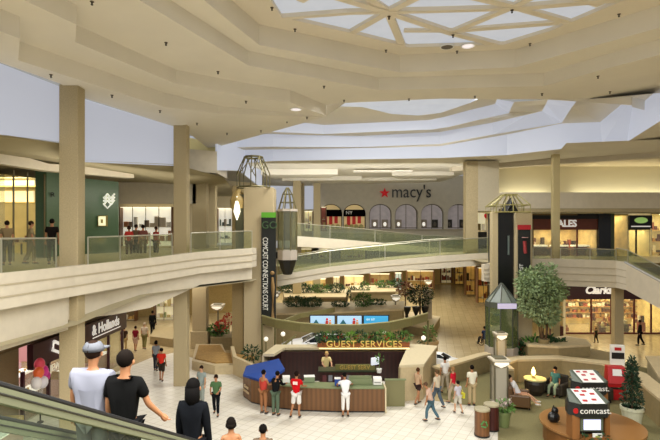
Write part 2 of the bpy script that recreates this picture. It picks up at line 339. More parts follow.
# white walls by the columns, daylight on them put in as emission
m = MB(); m.wall([(-18, 10, 10.6, 13.2), (-10.35, 15.6, 10.62, Z3), (-9.8, 18.1, 10.85, Z3)], 0, 0, 0.1); st(m, 'glow_wall_4', DAYGLOW)
m = MB(); m.wall([(-9.9, 19.3, 10.3, Z3), (-7.75, 24.9, 10.9, Z3)], 0, 0, 0.1); st(m, 'glow_wall_5', DAYGLOW)
m = MB(); a = P(217, 147, 30); b = P(240, 147, 34); m.wall([(a.x, a.y, a.z-1.4, a.z+1.5), (b.x, b.y, b.z-1.6, b.z+1.6), P2(262, 40)+(11.2, 15)], 0, 0, 0.1); st(m, 'glow_wall_6', DAYGLOW)
# glowing cove beyond the second column and the fascia box under it
m = MB(); m.wall([P2(186, 31)+(11.5, 13.5), P2(216, 31)+(11.5, 13.2)], 0, 0, 0.1); st(m, 'wall_left', mat('cove_wall', '#e9dca0', .8))
area('cove_light', (-8.2, 30.3, 12.2), 2.6, 0.3, 60, (1, .9, .62), (PI*0.62, 0, 0))
m = MB(); a = P(188, 147, 28.5); b = P(217, 150, 30); m.prism([(a.x-1, a.y), (b.x, b.y), (b.x, b.y+3), (a.x-1, b.y+3)], 11.15, 12.45); st(m, 'trim_1', FASC)
# soffit over the upper walkway, with its long recess
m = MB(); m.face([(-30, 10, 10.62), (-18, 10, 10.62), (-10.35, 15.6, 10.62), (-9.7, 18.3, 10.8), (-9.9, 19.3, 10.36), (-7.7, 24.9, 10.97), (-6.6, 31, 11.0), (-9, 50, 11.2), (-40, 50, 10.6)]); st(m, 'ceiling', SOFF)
m = MB(); m.wall([(-24, 15.2, 10.1, 10.75), (-12.6, 18.2, 10.15, 10.75), (-11.6, 20.6, 10.1, 10.4), (-10.0, 25.5, 10.35, 10.8)], 0, 0, 0.5); st(m, 'trim_2', FASC)
# storefront wall: runs from (0,264) to (172,250) on the picture
SL = [(-17.5, 18.5), (-14.4, 21.8), (-13.2, 23.25), (-10.9, 26)]
GREEN = mat('green_granite', '#3d5539', 0.4, noise=0.25, nscale=30)
ZF = 6.2
def shopglass(pts, z0, z1, name='window_7', m=None):
    mb = MB(); mb.wall([p+(z0, z1) for p in pts], 0, 0, 0.03); return st(mb, name, m or glass('shop_glass', '#f2f3ea', .93, .06))
# green granite piers
def seg(pxa, pxb, da, db): return [P2(pxa, da), P2(pxb, db)]
m = MB(); m.wall([P2(46.5, 22)+(ZF, 10.3), P2(62, 23.2)+(ZF, 10.3)], 0, 0, 0.5); st(m, 'wall_left', GREEN)
m = MB(); m.wall([P2(82, 24.2)+(ZF, 10.2), P2(118.5, 26.3)+(ZF, 10.25), P2(119, 29)+(ZF, 10.25)], 0, 0, 0.6); st(m, 'wall_left', GREEN)
# store beyond the green piers: interior
INW = mat('shop_interior_warm', '#efe2b8', 0.7, noise=0.05)
m = MB(); m.wall([P2(-60, 27)+(ZF, 10.1), P2(46, 27)+(ZF, 10.1)], 0, 0, 0.1); st(m, 'wall_left', mat('shop_back_wall', '#c9b67c', 0.7, noise=0.15, nscale=0.9))
m = MB(); m.face([(-28, 18.5, 10.12), (-14.2, 21.9, 10.12), (-13, 27, 10.12), (-30, 27, 10.12)]); st(m, 'ceiling', mat('shop_ceiling', '#e8d9a8', .7))
for (xa, xb, y0, y1, d, lab) in ((-40, 35, 178.5, 185.5, 24.5, 'long bright strip fitting close under the ceiling of the shop at far left'), (-40, 34, 191, 202, 26.8, 'broad glowing wall panel behind the glass of the shop at far left')):
    a = P(xa, y1, d); b = P(xb, y0, d)
    o = thing('light_panel', lab, 'light', (a.x, a.y, a.z))
    MB().box(0, b.x-a.x, -0.06, 0.06, 0, b.z-a.z).build('diffuser', mat('warm_diffuser', '#fff0c0', .5, emit=.9, ecol='#fbe9b4'), o)
    MB().box(-0.05, b.x-a.x+0.05, 0.0, 0.12, -0.06, 0).build('frame', BRASS, o)
shopglass([(-22, 17.2), (-14.25, 21.9)], ZF, 10.1)
for px, d in ((-12, 19.8), (13.5, 20.6), (27.5, 21.2), (44.5, 21.95)):
    m = MB(); X, Y = P2(px, d); m.box(-0.018, 0.018, -0.04, 0.04, ZF, 10.12, at=(X, Y, 0)); st(m, 'trim_3', mat('bronze_mullion', '#5d5233', .4))
# shop floor furniture behind the glass
def gondola(x, d, wd, z, h, lab, top='#cfae74'):
    X, Y = P2(x, d); o = thing('display_table', lab, 'display table', (X, Y, z))
    MB().box(-wd/2, wd/2, -.35, .35, h-0.06, h).build('tabletop', mat('table_'+top, top, .5), o)
    for sx in (-1, 1):
        for sy in (-1, 1): MB().box(-.03, .03, -.03, .03, 0, h-.06, at=(sx*(wd/2-.06), sy*.3, 0)).build('leg', DARK, o)
    for i in range(int(wd/0.3)): 
        c = ['#7a4a30', '#b9a58a', '#444038', '#b03a30'][i % 4]
        MB().box(-.09, .09, -.12, .12, h, h+0.12+0.05*(i % 3), at=(-wd/2+.2+i*.3, 0, 0)).build('merchandise', mat('goods_'+c, c, .6), o)
gondola(10, 24.5, 2.2, ZF, .9, 'low display table of goods inside the glass shop at far left')
gondola(36, 24.8, 1.2, ZF, 1.1, 'tall display table of goods near the green pier in the shop at far left')
# emblem and small lit display on the wide green pier
o = thing('wall_emblem', 'white zigzag leaf emblem on the dark green granite pier', 'emblem', P(107.5, 200, 25.4))
WM = mat('white_lit', '#eef0e2', .5, emit=.5)
for dz in (.16, 0, -.16):
    mb = MB(); pts = [(-.36, .16), (-.18, -.08), (0, .16), (.18, -.08), (.36, .16)]
    for a, b in zip(pts, pts[1:]): mb.tube([(a[0], 0, a[1]+dz), (b[0], 0, b[1]+dz)], .045, 5)
    mb.build('stroke', WM, o)
mb = MB(); mb.tube([(-.2, 0, -.2), (0, 0, -.42), (.2, 0, -.2)], .045, 5); mb.build('stroke', WM, o)
o = thing('wall_display', 'small lit square showcase set in the green granite pier', 'display', P(102.5, 221, 25.0))
MB().box(-.22, .22, -.04, .08, -.27, .27).build('frame', BRASS, o); MB().box(-.18, .18, -.05, -.03, -.23, .23).build('lit_panel', mat('cream_lit', '#f2edc0', .5, emit=.9), o)
MB().box(-.05, .05, -.08, -.05, -.1, .08).build('figurine', mat('sand', '#a08b56', .6), o)
o = thing('shop_sign', 'dark letters on the narrow green pier at far left', 'sign', P(53.5, 195, 22.4)); text('JR', .3, (0, -.12, 0), DARK, o)
# recess with white shops beyond
m = MB(); m.wall([P2(112, 36)+(ZF, 11), P2(207, 36)+(ZF, 11)], 0, 0, 0.1); st(m, 'wall_left', WALLP)
m = MB(); a = P(118, 187, 33); b = P(196, 187, 33); m.box(0, b.x-a.x, 0, .3, -1.1, .3, at=(a.x, a.y, a.z)); st(m, 'trim_4', FASC)
m = MB(); a = P(118, 196, 35.2); b = P(196, 196, 35.2); m.box(0, b.x-a.x, 0, .3, -.25, .25, at=(a.x, a.y, a.z)); st(m, 'trim_5', WALLP)
def shopfront(x0, x1, d, ytop, ybot, lab, wallc='#e6dfc4', goods=(), emit=.9, n=3, rows=2, seed=1, nm='lit_shopfront', grp=None):
    """a lit shop bay seen through its opening: back wall, glowing ceiling strip, shelves with goods"""
    rg = random.Random(seed); a = P(x0, ybot, d); b = P(x1, ytop, d); W = b.x-a.x; H = b.z-a.z
    o = thing(nm, lab, 'shop', (a.x, a.y, a.z), group=grp)
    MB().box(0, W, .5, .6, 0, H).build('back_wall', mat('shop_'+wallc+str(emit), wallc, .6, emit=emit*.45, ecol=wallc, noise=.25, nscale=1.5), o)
    MB().box(0, W, 0, .5, H-.03, H).build('ceiling_strip', mat('strip_warm', '#fff3cf', .5, emit=1.5), o)
    for sx in (0, W): MB().box(sx-.05, sx+.05, -.05, .6, 0, H).build('jamb', mat('jamb_wood', '#6d4a2c', .5), o)
    for k in range(n-1): MB().box(-.02, .02, -.02, .02, 0, H, at=(W*(k+1)/n, 0, 0)).build('mullion', DARK, o)
    for r in range(rows):
        zz = H*(0.12+0.36*r)
        sh = MB().box(.1, W-.1, .2, .5, zz, zz+.04).build('shelf', mat('shelf_pale', '#d8cfae', .5), o)
        x = .2
        while x < W-.25:
            wv = rg.uniform(.1, .3); hv = rg.uniform(.1, H*.27); c = rg.choice(goods or ['#7a4a30', '#e9e2cf', '#404040', '#b03a30', '#c8a15a'])
            MB().box(x, x+wv, .22, .45, zz+.04, zz+.04+hv).build('merchandise', mat('goods_'+c, c, .6), sh); x += wv+rg.uniform(.02, .15)
    return o
WARMG = ['#7a4a30', '#e9e2cf', '#8f2f25', '#c8a15a', '#b98a50']
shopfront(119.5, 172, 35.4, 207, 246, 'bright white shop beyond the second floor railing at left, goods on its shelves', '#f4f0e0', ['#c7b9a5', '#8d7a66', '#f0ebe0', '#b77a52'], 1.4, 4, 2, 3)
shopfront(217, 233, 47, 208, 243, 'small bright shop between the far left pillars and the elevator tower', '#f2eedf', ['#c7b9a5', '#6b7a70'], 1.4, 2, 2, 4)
# ---- balcony slab, fascia (two tiers), glass rail
BL = [P2(-90, 12)+(6.3,), P2(0, 14.2)+(6.39,), P2(75, 17.5)+(6.38,), P2(150, 21.5)+(6.47,), P2(200, 24.3)+(6.63,), P2(252, 27.5)+(6.72,), P2(256.5, 28.4)+(6.72,)]
def prof(line, top, bot): return [(p[0], p[1], p[2]+bot, p[2]+top) for p in line]
m = MB(); m.wall(prof(BL, 0, -1.05), 0, 0, 0.3); st(m, 'trim_6', FASC)
for k, dz in enumerate((-.35, -.7)):
    m = MB(); m.wall([(p[0]*.998, p[1]*.998, p[2]+dz-.025, p[2]+dz+.025) for p in BL], 0, 0, 0.05); st(m, 'trim_7', mat('fascia_joint', '#b5a88d', .8))
B2 = [((x-330)/F*(d+.25), d+.25, z) for (x, d, z) in ((-90, 12, 4.05), (0, 14.5, 4.05), (68, 17.5, 4.1))]
m = MB(); m.wall([(p[0], p[1], p[2], p[2]+1.35) for p in B2], 0, 0, 0.2); st(m, 'trim_8', FASC)
B3_ = [P2(60, 17.6)+(4.45, 5.4), P2(110, 20)+(4.25, 5.45), P2(150, 22)+(4.25, 5.6), P2(200, 24.6)+(5.0, 5.7), P2(252, 27.9)+(5.0, 5.8)]
m = MB(); m.wall(B3_, 0, 0, 0.2); st(m, 'trim_9', FASC)
# upper floor slab and underside
m = MB(); rim = [(p[0], p[1]+.1, p[2]-.12) for p in BL]
m.face([Vector(p) for p in rim]+[Vector((-6, 34, 6.6)), Vector((-10, 50, 6.4)), Vector((-45, 50, 6.2)), Vector((-45, 10, 6.2))]); st(m, 'floor', mat('upper_floor_tile', '#c9bc98', 0.4))
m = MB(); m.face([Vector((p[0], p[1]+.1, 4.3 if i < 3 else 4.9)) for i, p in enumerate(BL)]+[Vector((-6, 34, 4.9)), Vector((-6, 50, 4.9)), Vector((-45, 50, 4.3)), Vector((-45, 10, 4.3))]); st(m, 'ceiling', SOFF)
def rail(name, lab, line, h, cap=CAPM, every=None, thick=0.03, posts=True, grp=None):
    """glass guard: glass panels between every pair of points, one cap rail, slim posts"""
    o = thing(name, lab, 'railing', line[0][:3], group=grp); b = Vector(line[0][:3])
    L = [Vector(p[:3])-b for p in line]
    for a, c in zip(L, L[1:]):
        mb = MB(); mb.wall([(a.x, a.y, a.z, a.z+h-.03), (c.x, c.y, c.z, c.z+h-.03)], 0, 0, 0.02); mb.build('glass_panel', RAILG, o)
    MB().tube([p+Vector((0, 0, h)) for p in L], thick, 6).build('cap_rail', cap, o)
    if posts:
        for p in L: MB().box(-.02, .02, -.02, .02, 0, h, at=p).build('post', CAPM, o)
    return o
rail('glass_railing', 'glass balcony guard with pale cap rail left of the first big column', [(p[0], p[1]+.05, p[2]) for p in (BL[0], BL[1])]+[P2(56, 16.7)+(6.38,)], .98)
rail('glass_railing', 'glass balcony guard between the two big left columns', [P2(88, 18.2)+(6.4,), P2(120, 19.9)+(6.43,), P2(150, 21.6)+(6.47,), P2(172, 22.9)+(6.52,)], .98)
rail('glass_railing', 'glass balcony guard from the second big column to the elevator tower', [P2(191, 24)+(6.6,), P2(220, 25.8)+(6.66,), P2(252, 27.7)+(6.72,)], .95)
# ---------------------------------------------------------------- LEFT WING, lower floor: jewellery shop
m = MB(); m.wall([(-12.2, 10, 3.05, 4.4), (-12.2, 29, 3.0, 4.6)], 0, 0, 0.3); st(m, 'wall_left', mat('brown_wall', '#6b5637', .7, noise=.1))
SG = thing('shop_sign', 'dark maroon sign band with white lettering and heart mark over the jewellery shop', 'sign', (-12.0, 20, 2.05))
MB().box(-.12, .12, 0, 9.2, 0, 1.0).build('sign_board', mat('maroon', '#3a1420', .35), SG)
SGR = (PI/2, 0, PI/2)
LT = mat('sign_white_lit', '#f4f2ec', .5, emit=.55, ecol='#fff8ee')
text('& Hollands', .72, (.16, 6.5, .6), LT, SG, rot=SGR, ext=.006, sx=1.0, bold=.02)
MB().box(.13, .15, 5.0, 8.3, .2, .25).build('underline', LT, SG)
mb = MB(); mb.tube([(.16, 1.45, .85), (.16, 1.35, .5), (.16, 2.0, .22), (.16, 2.65, .5), (.16, 2.45, .85), (.16, 2.0, .6), (.16, 1.45, .85)], .07, 6); mb.build('heart_mark', LT, SG)
text('JEWELERS', .42, (.2, 2.0, -.25), mat('sign_cream', '#e8dcc0', .5, emit=.5), SG, rot=SGR)
m = MB(); m.wall([(-12.2, 10, 0, 3.05), (-12.2, 19.6, 0, 3.05)], 0, 0, 0.3); st(m, 'wall_left', mat('brown_granite', '#7c6a4a', .5, noise=.3, nscale=25))
m = MB(); m.wall([(-17, 18, 0, 4.3), (-17, 31, 0, 4.3)], 0, 0, 0.1); st(m, 'wall_left', mat('jewel_back', '#c98f93', .7, emit=.25, ecol='#d8a3a8'))
m = MB(); m.face([(-17, 17, .02), (-12.2, 17, .02), (-12.2, 29, .02), (-17, 29, .02)]); st(m, 'floor', mat('shop_carpet', '#a88a72', .9))
shopglass([(-12.1, 19.6), (-12.1, 29)], .0, 2.0, 'window_8')
for y in (19.6, 21.4, 23.4, 25.4, 27.2, 29.0):
    m = MB(); m.box(-.06, .06, -.06, .06, 0, 2.1, at=(-12.05, y, 0)); st(m, 'trim_10', mat('maroon', '#3a1420', .35))
def jewel_case(x, y, L, lab):
    o = thing('jewellery_case', lab, 'display case', (x, y, 0), group=None)
    MB().box(-.4, .4, 0, L, 0, .75).build('base', mat('case_pink', '#d6b5ad', .5), o)
    MB().box(-.38, .38, .02, L-.02, .75, .8).build('lit_tray', mat('case_white', '#fbf6f0', .5, emit=1.0), o)
    mb = MB(); mb.box(-.4, .4, 0, L, .8, 1.1); mb.build('glass_top', glass('case_glass', '#f4f6f6', .92, .05), o)
    for sy in (0, L): MB().box(-.42, .42, sy-.02, sy+.02, .75, 1.12).build('trim', BRASS, o)
    for k in range(int(L/.35)): MB().ball((0.05*(k % 3-1), .2+k*.35, .85), .06).build('jewellery', mat('jewel_gold', '#caa04e', .3, metal=.7), o)
jewel_case(-13.0, 19.9, 2.6, 'pink and white jewellery case nearest the granite wall'); jewel_case(-13.0, 23.2, 2.4, 'lit jewellery case in the middle of the shop window')
jewel_case(-13.0, 26.2, 2.4, 'lit jewellery case under the lettered sign'); jewel_case(-15.0, 21.5, 3.5, 'rear jewellery case along the pink back wall')
jewel_case(-11.2, 15.6, 2.0, 'jewellery case outside the shop, seen under the escalator handrail')
area('shop_light', (-14.5, 24, 4.1), 4, 9, 420, (1, .93, .9))
o = thing('balloon_bunch', 'bunch of magenta, orange and white balloons tied at the jewellery shop entrance', 'balloons', (-11.5, 19.75, 0))
for (dx, dy, z, c) in ((0, .3, 2.0, '#e0359a'), (.05, -.1, 2.05, '#f4713a'), (.1, .1, 1.62, '#e8e4ea'), (-.05, .52, 1.75, '#c62a86'), (.08, -.3, 1.7, '#efe9e6'), (0, .05, 2.35, '#f0526a')):
    b = MB().ball((dx, dy, z), .2, .2, .25).build('balloon', mat('balloon_'+c, c, .3, emit=.1), o, smooth=True)
    MB().tube([(dx, dy, z-.24), (0, .1, 1.0)], .006, 4).build('string', WHITE, b)
MB().lathe([(.12, 0), (.12, .06), (.03, .1), (.03, 1.0)], n=10, c=(0, .1, 0)).build('weight', DARK, o)
# end of the lower left walkway
m = MB(); m.wall([P2(60, 44)+(0, 4.9), P2(172, 46)+(0, 4.9), P2(232, 48)+(0, 4.9)], 0, 0, 0.2); st(m, 'wall_left', mat('tan_wall', '#a8925f', .7, noise=.1))
shopfront(122, 135, 43, 306, 322, 'small dark shop bay at the end of the lower left walkway', '#6f5b3c', WARMG, .3, 1, 1, 8)
shopfront(154, 174, 43.5, 291, 322, 'bright shop bay full of pale goods at the end of the lower left walkway', '#e9dfb8', ['#e9e2cf', '#c8b57a', '#a5b07c'], 1.0, 2, 2, 9)
m = MB(); m.prism([P2(150, 34), P2(173, 33), P2(176, 37), P2(156, 38)], 0, .55); st(m, 'planter_wall', TERR)
# ---------------------------------------------------------------- ELEVATOR TOWERS
def cage(o, r, h, z, n=8, mm=None, rt=.55):
    """open cage dome of bent ribs on an octagonal ring, as sub-parts"""
    mm = mm or mat('cage_metal', '#6f6845', .4, metal=.5)
    c = MB().tube([(r*math.cos(2*PI*k/n), r*math.sin(2*PI*k/n), z) for k in range(n)], .05, 6, closed=True).build('dome_ring', mm, o)
    MB().tube([(r*rt*math.cos(2*PI*k/n), r*rt*math.sin(2*PI*k/n), z+h) for k in range(n)], .06, 6, closed=True).build('dome_crown', mm, o)
    for k in range(n):
        a = 2*PI*k/n; p = lambda rr, zz, da=0: (rr*math.cos(a+da), rr*math.sin(a+da), z+zz)
        MB().tube([p(r, 0), p(r, h*.45), p(r*rt, h)], .035, 5).build('dome_rib', mm, o)
        MB().tube([p(r, h*.42), p(r*.8, h*.72, PI/n), p(r*rt, h, 2*PI/n)], .025, 5).build('dome_rib', mm, o)
TW = thing('elevator_tower', 'tall speckled granite elevator tower at left with a cage dome and a black hanging banner', 'elevator tower', P2(258.5, 29)+(0,))
MB().box(-.86, .86, 0, 1.6, 0, 10.2).build('shaft_wall', GRAN, TW, bevel=.02)
MB().box(-1.62, -.95, .4, 1.4, 0, 9.2).build('side_pier', mat('pier_stone', '#a48f63', .7, noise=.15, nscale=20), TW)
MB().box(-1.35, -.9, .1, .5, 5.9, 9.8).build('side_channel', mat('channel_green', '#4b4a2c', .4), TW)
cage(TW, .95, 1.75, 10.2)
for c_ in TW.children:
    if c_.name.startswith('dome'): c_.location.x = -.3
MB().lathe([(.45, 9.0), (.5, 9.5), (.3, 9.9), (.05, 10.2)], n=8, c=(-1.25, .4, 0)).build('finial', mat('finial_gold', '#c2a768', .4), TW)
MB().lathe([(.02, 8.3), (.2, 8.8), (.12, 9.3), (.02, 9.7)], n=8, c=(-1.25, .0, 0)).build('lantern', mat('lantern_lit', '#fdf8e2', .4, emit=2.0), TW)
BN = thing('hanging_banner', 'tall narrow black banner with sideways white lettering and a green top on the granite tower', 'banner', P2(268.6, 28.85)+(0,))
MB().box(-.42, .42, 0, .04, 2.25, 8.75).build('cloth', mat('banner_black', '#101410', .7), BN)
MB().box(-.42, .42, -.01, .03, 8.45, 8.75).build('header', mat('banner_green', '#5ca626', .6), BN)
text('COMCAST CONNECTIONS COURT', .42, (-.2, -.03, 5.2), mat('letter_white', '#e8e8e0', .5), BN, rot=(PI/2, PI/2, 0), sx=.68, space=.9)
text('GO', .6, (.05, -.03, 8.0), mat('banner_dimgreen', '#43603a', .6), BN, ext=.01)
mb = MB(); mb.tube([(.22, -.02, 5.0), (.26, -.02, 4.4), (.24, -.02, 2.5)], [.07, .11, .12], 8); mb.ball((.22, -.02, 5.25), .12); mb.build('printed_figure', mat('printed_skin', '#9a7a4c', .7), BN)
# glass elevator cab beside the tower
EC = thing('elevator_cab', 'eight-sided glass elevator cab with domed top and dark pointed underside beside the granite tower', 'elevator', P2(287.5, 30.2)+(0,))
def octo(r, a=PI/8): return [(r*math.cos(a+2*PI*k/8), r*math.sin(a+2*PI*k/8)) for k in range(8)]
MB().prism(octo(.62), 5.95, 6.55).build('cab_skirt', mat('cab_band', '#b5ab9e', .5), EC)
MB().lathe([(.22, 5.05), (.3, 5.1), (.6, 5.95)], n=8, a0=PI/8).build('underside', mat('cab_dark', '#22211a', .35), EC)
for k in range(8):
    a, b = octo(.6)[k], octo(.6)[(k+1) % 8]
    mb = MB(); mb.wall([a+(6.55, 8.9), b+(6.55, 8.9)], 0, 0, .02); mb.build('glass_panel', glass('cab_glass', '#e6e8da', .95, .06), EC)
    mb = MB(); mb.tube([(a[0], a[1], 6.5), (a[0], a[1], 8.9), (a[0]*.5, a[1]*.5, 9.9), (a[0]*.1, a[1]*.1, 10.3)], .035, 5); mb.build('frame_rib', mat('cage_metal', '#6f6845', .4, metal=.5), EC)
MB().prism(octo(.64), 8.85, 9.0).build('cab_header', mat('cab_band', '#b5ab9e', .5), EC)
for zz, rr in ((9.4, .45), (9.9, .32)): MB().tube([p+(zz,) for p in octo(rr)], .025, 5, closed=True).build('dome_hoop', mat('cage_metal', '#6f6845', .4, metal=.5), EC)
MB().box(-.75, -.3, .3, .5, 6.0, 6.4).build('guide_bracket', DARK, EC)
# right tower: stone walls, black shaft, cage, banner
d = 28.5
RT = thing('elevator_tower', 'right elevator tower of pale stone, open black shaft, pyramid cage on top', 'elevator tower', P2(512, d)+(0,))
s = d/F
def rx(px): return (px-512)*s
MB().box(rx(492.5), rx(498), 0, .5, 0, 8.75).build('stone_jamb', COLM, RT); MB().box(rx(516), rx(532.5), 0, 1.6, 0, 8.72).build('shaft_wall', COLM, RT, bevel=.02)
MB().box(rx(497), rx(517), .35, 1.6, 0, 8.8).build('dark_shaft', mat('shaft_black', '#0a0b0c', .35), RT)
MB().box(rx(509.5), rx(511), .25, .35, 6.3, 7.4).build('shaft_light', mat('shaft_glow', '#5e6a66', .4, emit=.1), RT)
MB().tube([(rx(508), .5, 8.75), (rx(514), .5, 9.4), (rx(517), .5, 8.75)], .25, 6).build('hoist', mat('shaft_black', '#0a0b0c', .35), RT)
cm = mat('cage_gold', '#a39b62', .4, metal=.4)
base = [(rx(495), -.2), (rx(529), -.2), (rx(529), 1.7), (rx(495), 1.7)]; top = [(rx(507), .4), (rx(520), .4), (rx(520), 1.1), (rx(507), 1.1)]
MB().tube([p+(8.75,) for p in base], .04, 5, closed=True).build('dome_ring', cm, RT); MB().tube([p+(9.15,) for p in base], .035, 5, closed=True).build('dome_ring', cm, RT)
MB().tube([p+(9.78,) for p in top], .045, 5, closed=True).build('dome_crown', cm, RT)
def lerp(a, b, t): return tuple(a[i]+(b[i]-a[i])*t for i in range(len(a)))
for k in range(4):
    for t in ((0, .25, .5, .75) if k in (0, 2) else (0, .5)):
        p = lerp(base[k], base[(k+1) % 4], t); q = lerp(top[k], top[(k+1) % 4], t); MB().tube([p+(8.75,), p+(9.15,), q+(9.78,)], .03, 5).build('dome_rib', cm, RT)
B2n = thing('hanging_banner', 'black banner with red ends and sideways white lettering on the right elevator tower', 'banner', P2(524.3, d-.1)+(0,))
MB().box(-.35, .35, 0, .04, 3.7, 8.0).build('cloth', mat('banner_black', '#101410', .7), B2n)
MB().box(-.37, .37, -.02, .03, 7.75, 8.02).build('header', mat('banner_red', '#a3141c', .6), B2n); MB().box(-.45, .5, -.02, .03, 3.6, 3.75).build('header', mat('banner_red', '#a3141c', .6), B2n)
text('COMCAST', .28, (-.17, -.03, 5.2), mat('letter_white', '#e8e8e0', .5), B2n, rot=(PI/2, -PI/2, 0), sx=.9)
MB().lathe([(.18, -.02), (.18, .02)], n=14, c=(.02, -.03, 7.3)).build('printed_disc', mat('printed_pink', '#b58a84', .7), B2n).rotation_euler = (0, 0, 0)
mb = MB(); mb.tube([(.0, -.03, 7.1), (.05, -.03, 6.4)], .1, 6); mb.build('printed_figure', mat('printed_red', '#8a2a2a', .7), B2n)
# lower glass cab
GC = thing('elevator_cab', 'green-tinted glass elevator cab with a pointed glass roof at the foot of the right tower', 'elevator', P2(501.5, 27.6)+(0,))
for k in range(8):
    a, b = octo(.85)[k], octo(.85)[(k+1) % 8]
    mb = MB(); mb.wall([a+(1.3, 3.55), b+(1.3, 3.55)], 0, 0, .02); mb.build('glass_panel', glass('green_glass', '#9fb07a', .75, .12), GC)
    mb = MB(); mb.face([a+(3.75,), b+(3.75,), (0, 0, 4.75)]); mb.build('roof_pane', glass('roof_glass', '#c3cfc4', .6, .2), GC)
    MB().tube([(a[0], a[1], 1.3), (a[0], a[1], 3.75), (a[0]*.05, a[1]*.05, 4.78)], .035, 5).build('frame_rib', mat('cab_grey', '#4d5148', .4), GC)
MB().prism(octo(.88), 3.5, 3.8).build('cab_header', mat('cab_grey', '#4d5148', .4), GC)
MB().box(-.5, .5, -.9, -.84, 3.5, 3.78).build('lit_sign', mat('lavender_lit', '#c5bfe0', .4, emit=.45), GC)
MB().prism(octo(.9), .9, 1.35).build('cab_base', mat('cab_band', '#b5ab9e', .5), GC)
MB().prism(octo(.95), 0, .9).build('pit_wall', TERR, GC)
MB().box(-.6, .6, -.5, -.42, 2.0, 2.06).build('handrail', CAPM, GC)

# ---------------------------------------------------------------- FAR END: department store wall
DW = 51.0
MW = mat('store_wall_grey', '#bcb4a2', .7, noise=.05, nscale=2)
def wp(px, py): v = P(px, py, DW); return (v.x, v.z)
# wall with seven arched openings
centers = [331, 354.5, 380.5, 406.5, 432.5, 459]; hw = 11.2; yb, ysp = 229, 213.5
mb = MB(); bm = mb.bm
xl, xr, yt, ybm = 312, 500, 176, 247
def arch_pts(c, n=10): return [(c-hw, yb)]+[(c-hw*math.cos(PI*i/n), ysp-9.6*math.sin(PI*i/n)) for i in range(n+1)]+[(c+hw, yb)]
cols = [xl]+[(centers[i]+centers[i+1])/2 for i in range(5)]+[xr]
for i, c in enumerate(centers):
    a, b = cols[i], cols[i+1]; ar = arch_pts(c)
    for y0 in (0,):
        lft = [(a, yb)]+[(a, yb)]*0
    pts3 = lambda L, y=DW: [Vector((wp(*p)[0], y, wp(*p)[1])) for p in L]
    mid = len(ar)//2
    mb.face(pts3([(a, yb)]+ar[:mid+1]+[(c, yt), (a, yt)])); mb.face(pts3([(b, yb), (b, yt), (c, yt)]+ar[mid:][::1]))
    mb.face(pts3([(a, ybm), (b, ybm), (b, yb), (a, yb)]))
    A = pts3(ar); B = pts3(ar, DW+.5); mb.strip(A, B)
st(mb, 'wall_back', MW)
mb = MB(); a = wp(312, 229.2); b = wp(470, 230.4); mb.box(a[0], b[0], DW-.15, DW, b[1], a[1]); st(mb, 'trim_11', mat('store_sill', '#a79b83', .6))
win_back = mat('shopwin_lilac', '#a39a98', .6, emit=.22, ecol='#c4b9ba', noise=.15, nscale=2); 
for i, c in enumerate(centers):
    x0, zb_ = wp(c-hw, yb); x1, zt_ = wp(c+hw, 203.5)
    lab = ['arched window with black awning and red goods, leftmost on the department store wall', 'arched entry with black lettered awning and red goods, second from left on the department store wall', 'arched window showing two small white displays, just left of the red star sign', 'arched window with one lit display at lower left, below the start of the store lettering', 'arched window with a dark square display, below the end of the store lettering', 'arched window partly hidden by the pale stone block at right'][i]
    o = thing('arched_window', lab, 'window', ((x0+x1)/2, DW+.5, zb_)); Wd = x1-x0; H = zt_-zb_
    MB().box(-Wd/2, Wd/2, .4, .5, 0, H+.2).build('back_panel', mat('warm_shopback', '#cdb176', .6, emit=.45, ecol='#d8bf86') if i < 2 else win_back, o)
    mb = MB(); rr = .045; n = 10
    mb.tube([(-Wd/2+.04, -.1, 0), (-Wd/2+.04, -.1, H*.62)]+[(-(Wd/2-.04)*math.cos(PI*k/n), -.1, H*.62+(H*.36)*math.sin(PI*k/n)) for k in range(n+1)]+[(Wd/2-.04, -.1, 0)], rr, 5); mb.build('frame', mat('arch_frame', '#5d543f', .4), o)
    if i >= 2: MB().box(-.03, .03, -.12, -.06, 0, H).build('mullion', mat('arch_frame', '#5d543f', .4), o)
    MB().box(-Wd/2, Wd/2, -.14, -.04, .1, .16).build('sill_bar', mat('arch_frame', '#5d543f', .4), o)
    if i < 2:
        MB().prism([(-Wd/2, -.45), (Wd/2, -.45), (Wd/2, .1), (-Wd/2, .1)], H*.5, H*.76).build('awning', mat('awning_black', '#060606', .95, spec=.05), o)
        if i == 1: text('NY', .5, (-.55, -.5, H*.63), WHITE, o)
        for k in range(3): MB().box(-.75+k*.55, -.4+k*.55, .1, .3, H*.15+.1*k, H*.5).build('garment', mat('garment_red', '#c0241c', .6, emit=.2), o)
        for k in range(4): MB().ball((-.8+k*.5, .0, .25), .25, .2, .25, 7, 5).build('flowers', mat('flower_yellow', '#b9b070', .7), o)
    else:
        spots = [[-.55, .5], [-.75], [-.8, .35], [-.9, .5]][i-2]
        for k, x in enumerate(spots):
            dk = (i == 4 and k == 1) or i == 5
            f = MB().box(x-.32, x+.32, .0, .1, .12, .98).build('picture', mat('dim_card', '#8d8070', .6) if not dk else mat('dark_card', '#2b2622', .6), o)
            MB().ball((x, -.02, .5), .16, .05, .22).build('motif', mat('card_glow', '#f3ede2', .5, emit=.9) if not dk else mat('dim2', '#5a5046', .5), f)
SN = thing('store_sign', 'large dark lettered store name with a red star high on the grey end wall', 'sign', wp(410, 193.2)[:1]+(DW-.12, wp(410, 193.2)[1]))
text("macy's", 1.8, (.12, 0, .1), mat('sign_charcoal', '#2a2a2c', .4), SN, ext=.08, sx=.86, bold=.0)
mb = MB(); pts = []
for k in range(10):
    r = .56 if k % 2 == 0 else .22; a = PI/2+2*PI*k/10; pts.append((r*math.cos(a), r*math.sin(a)))
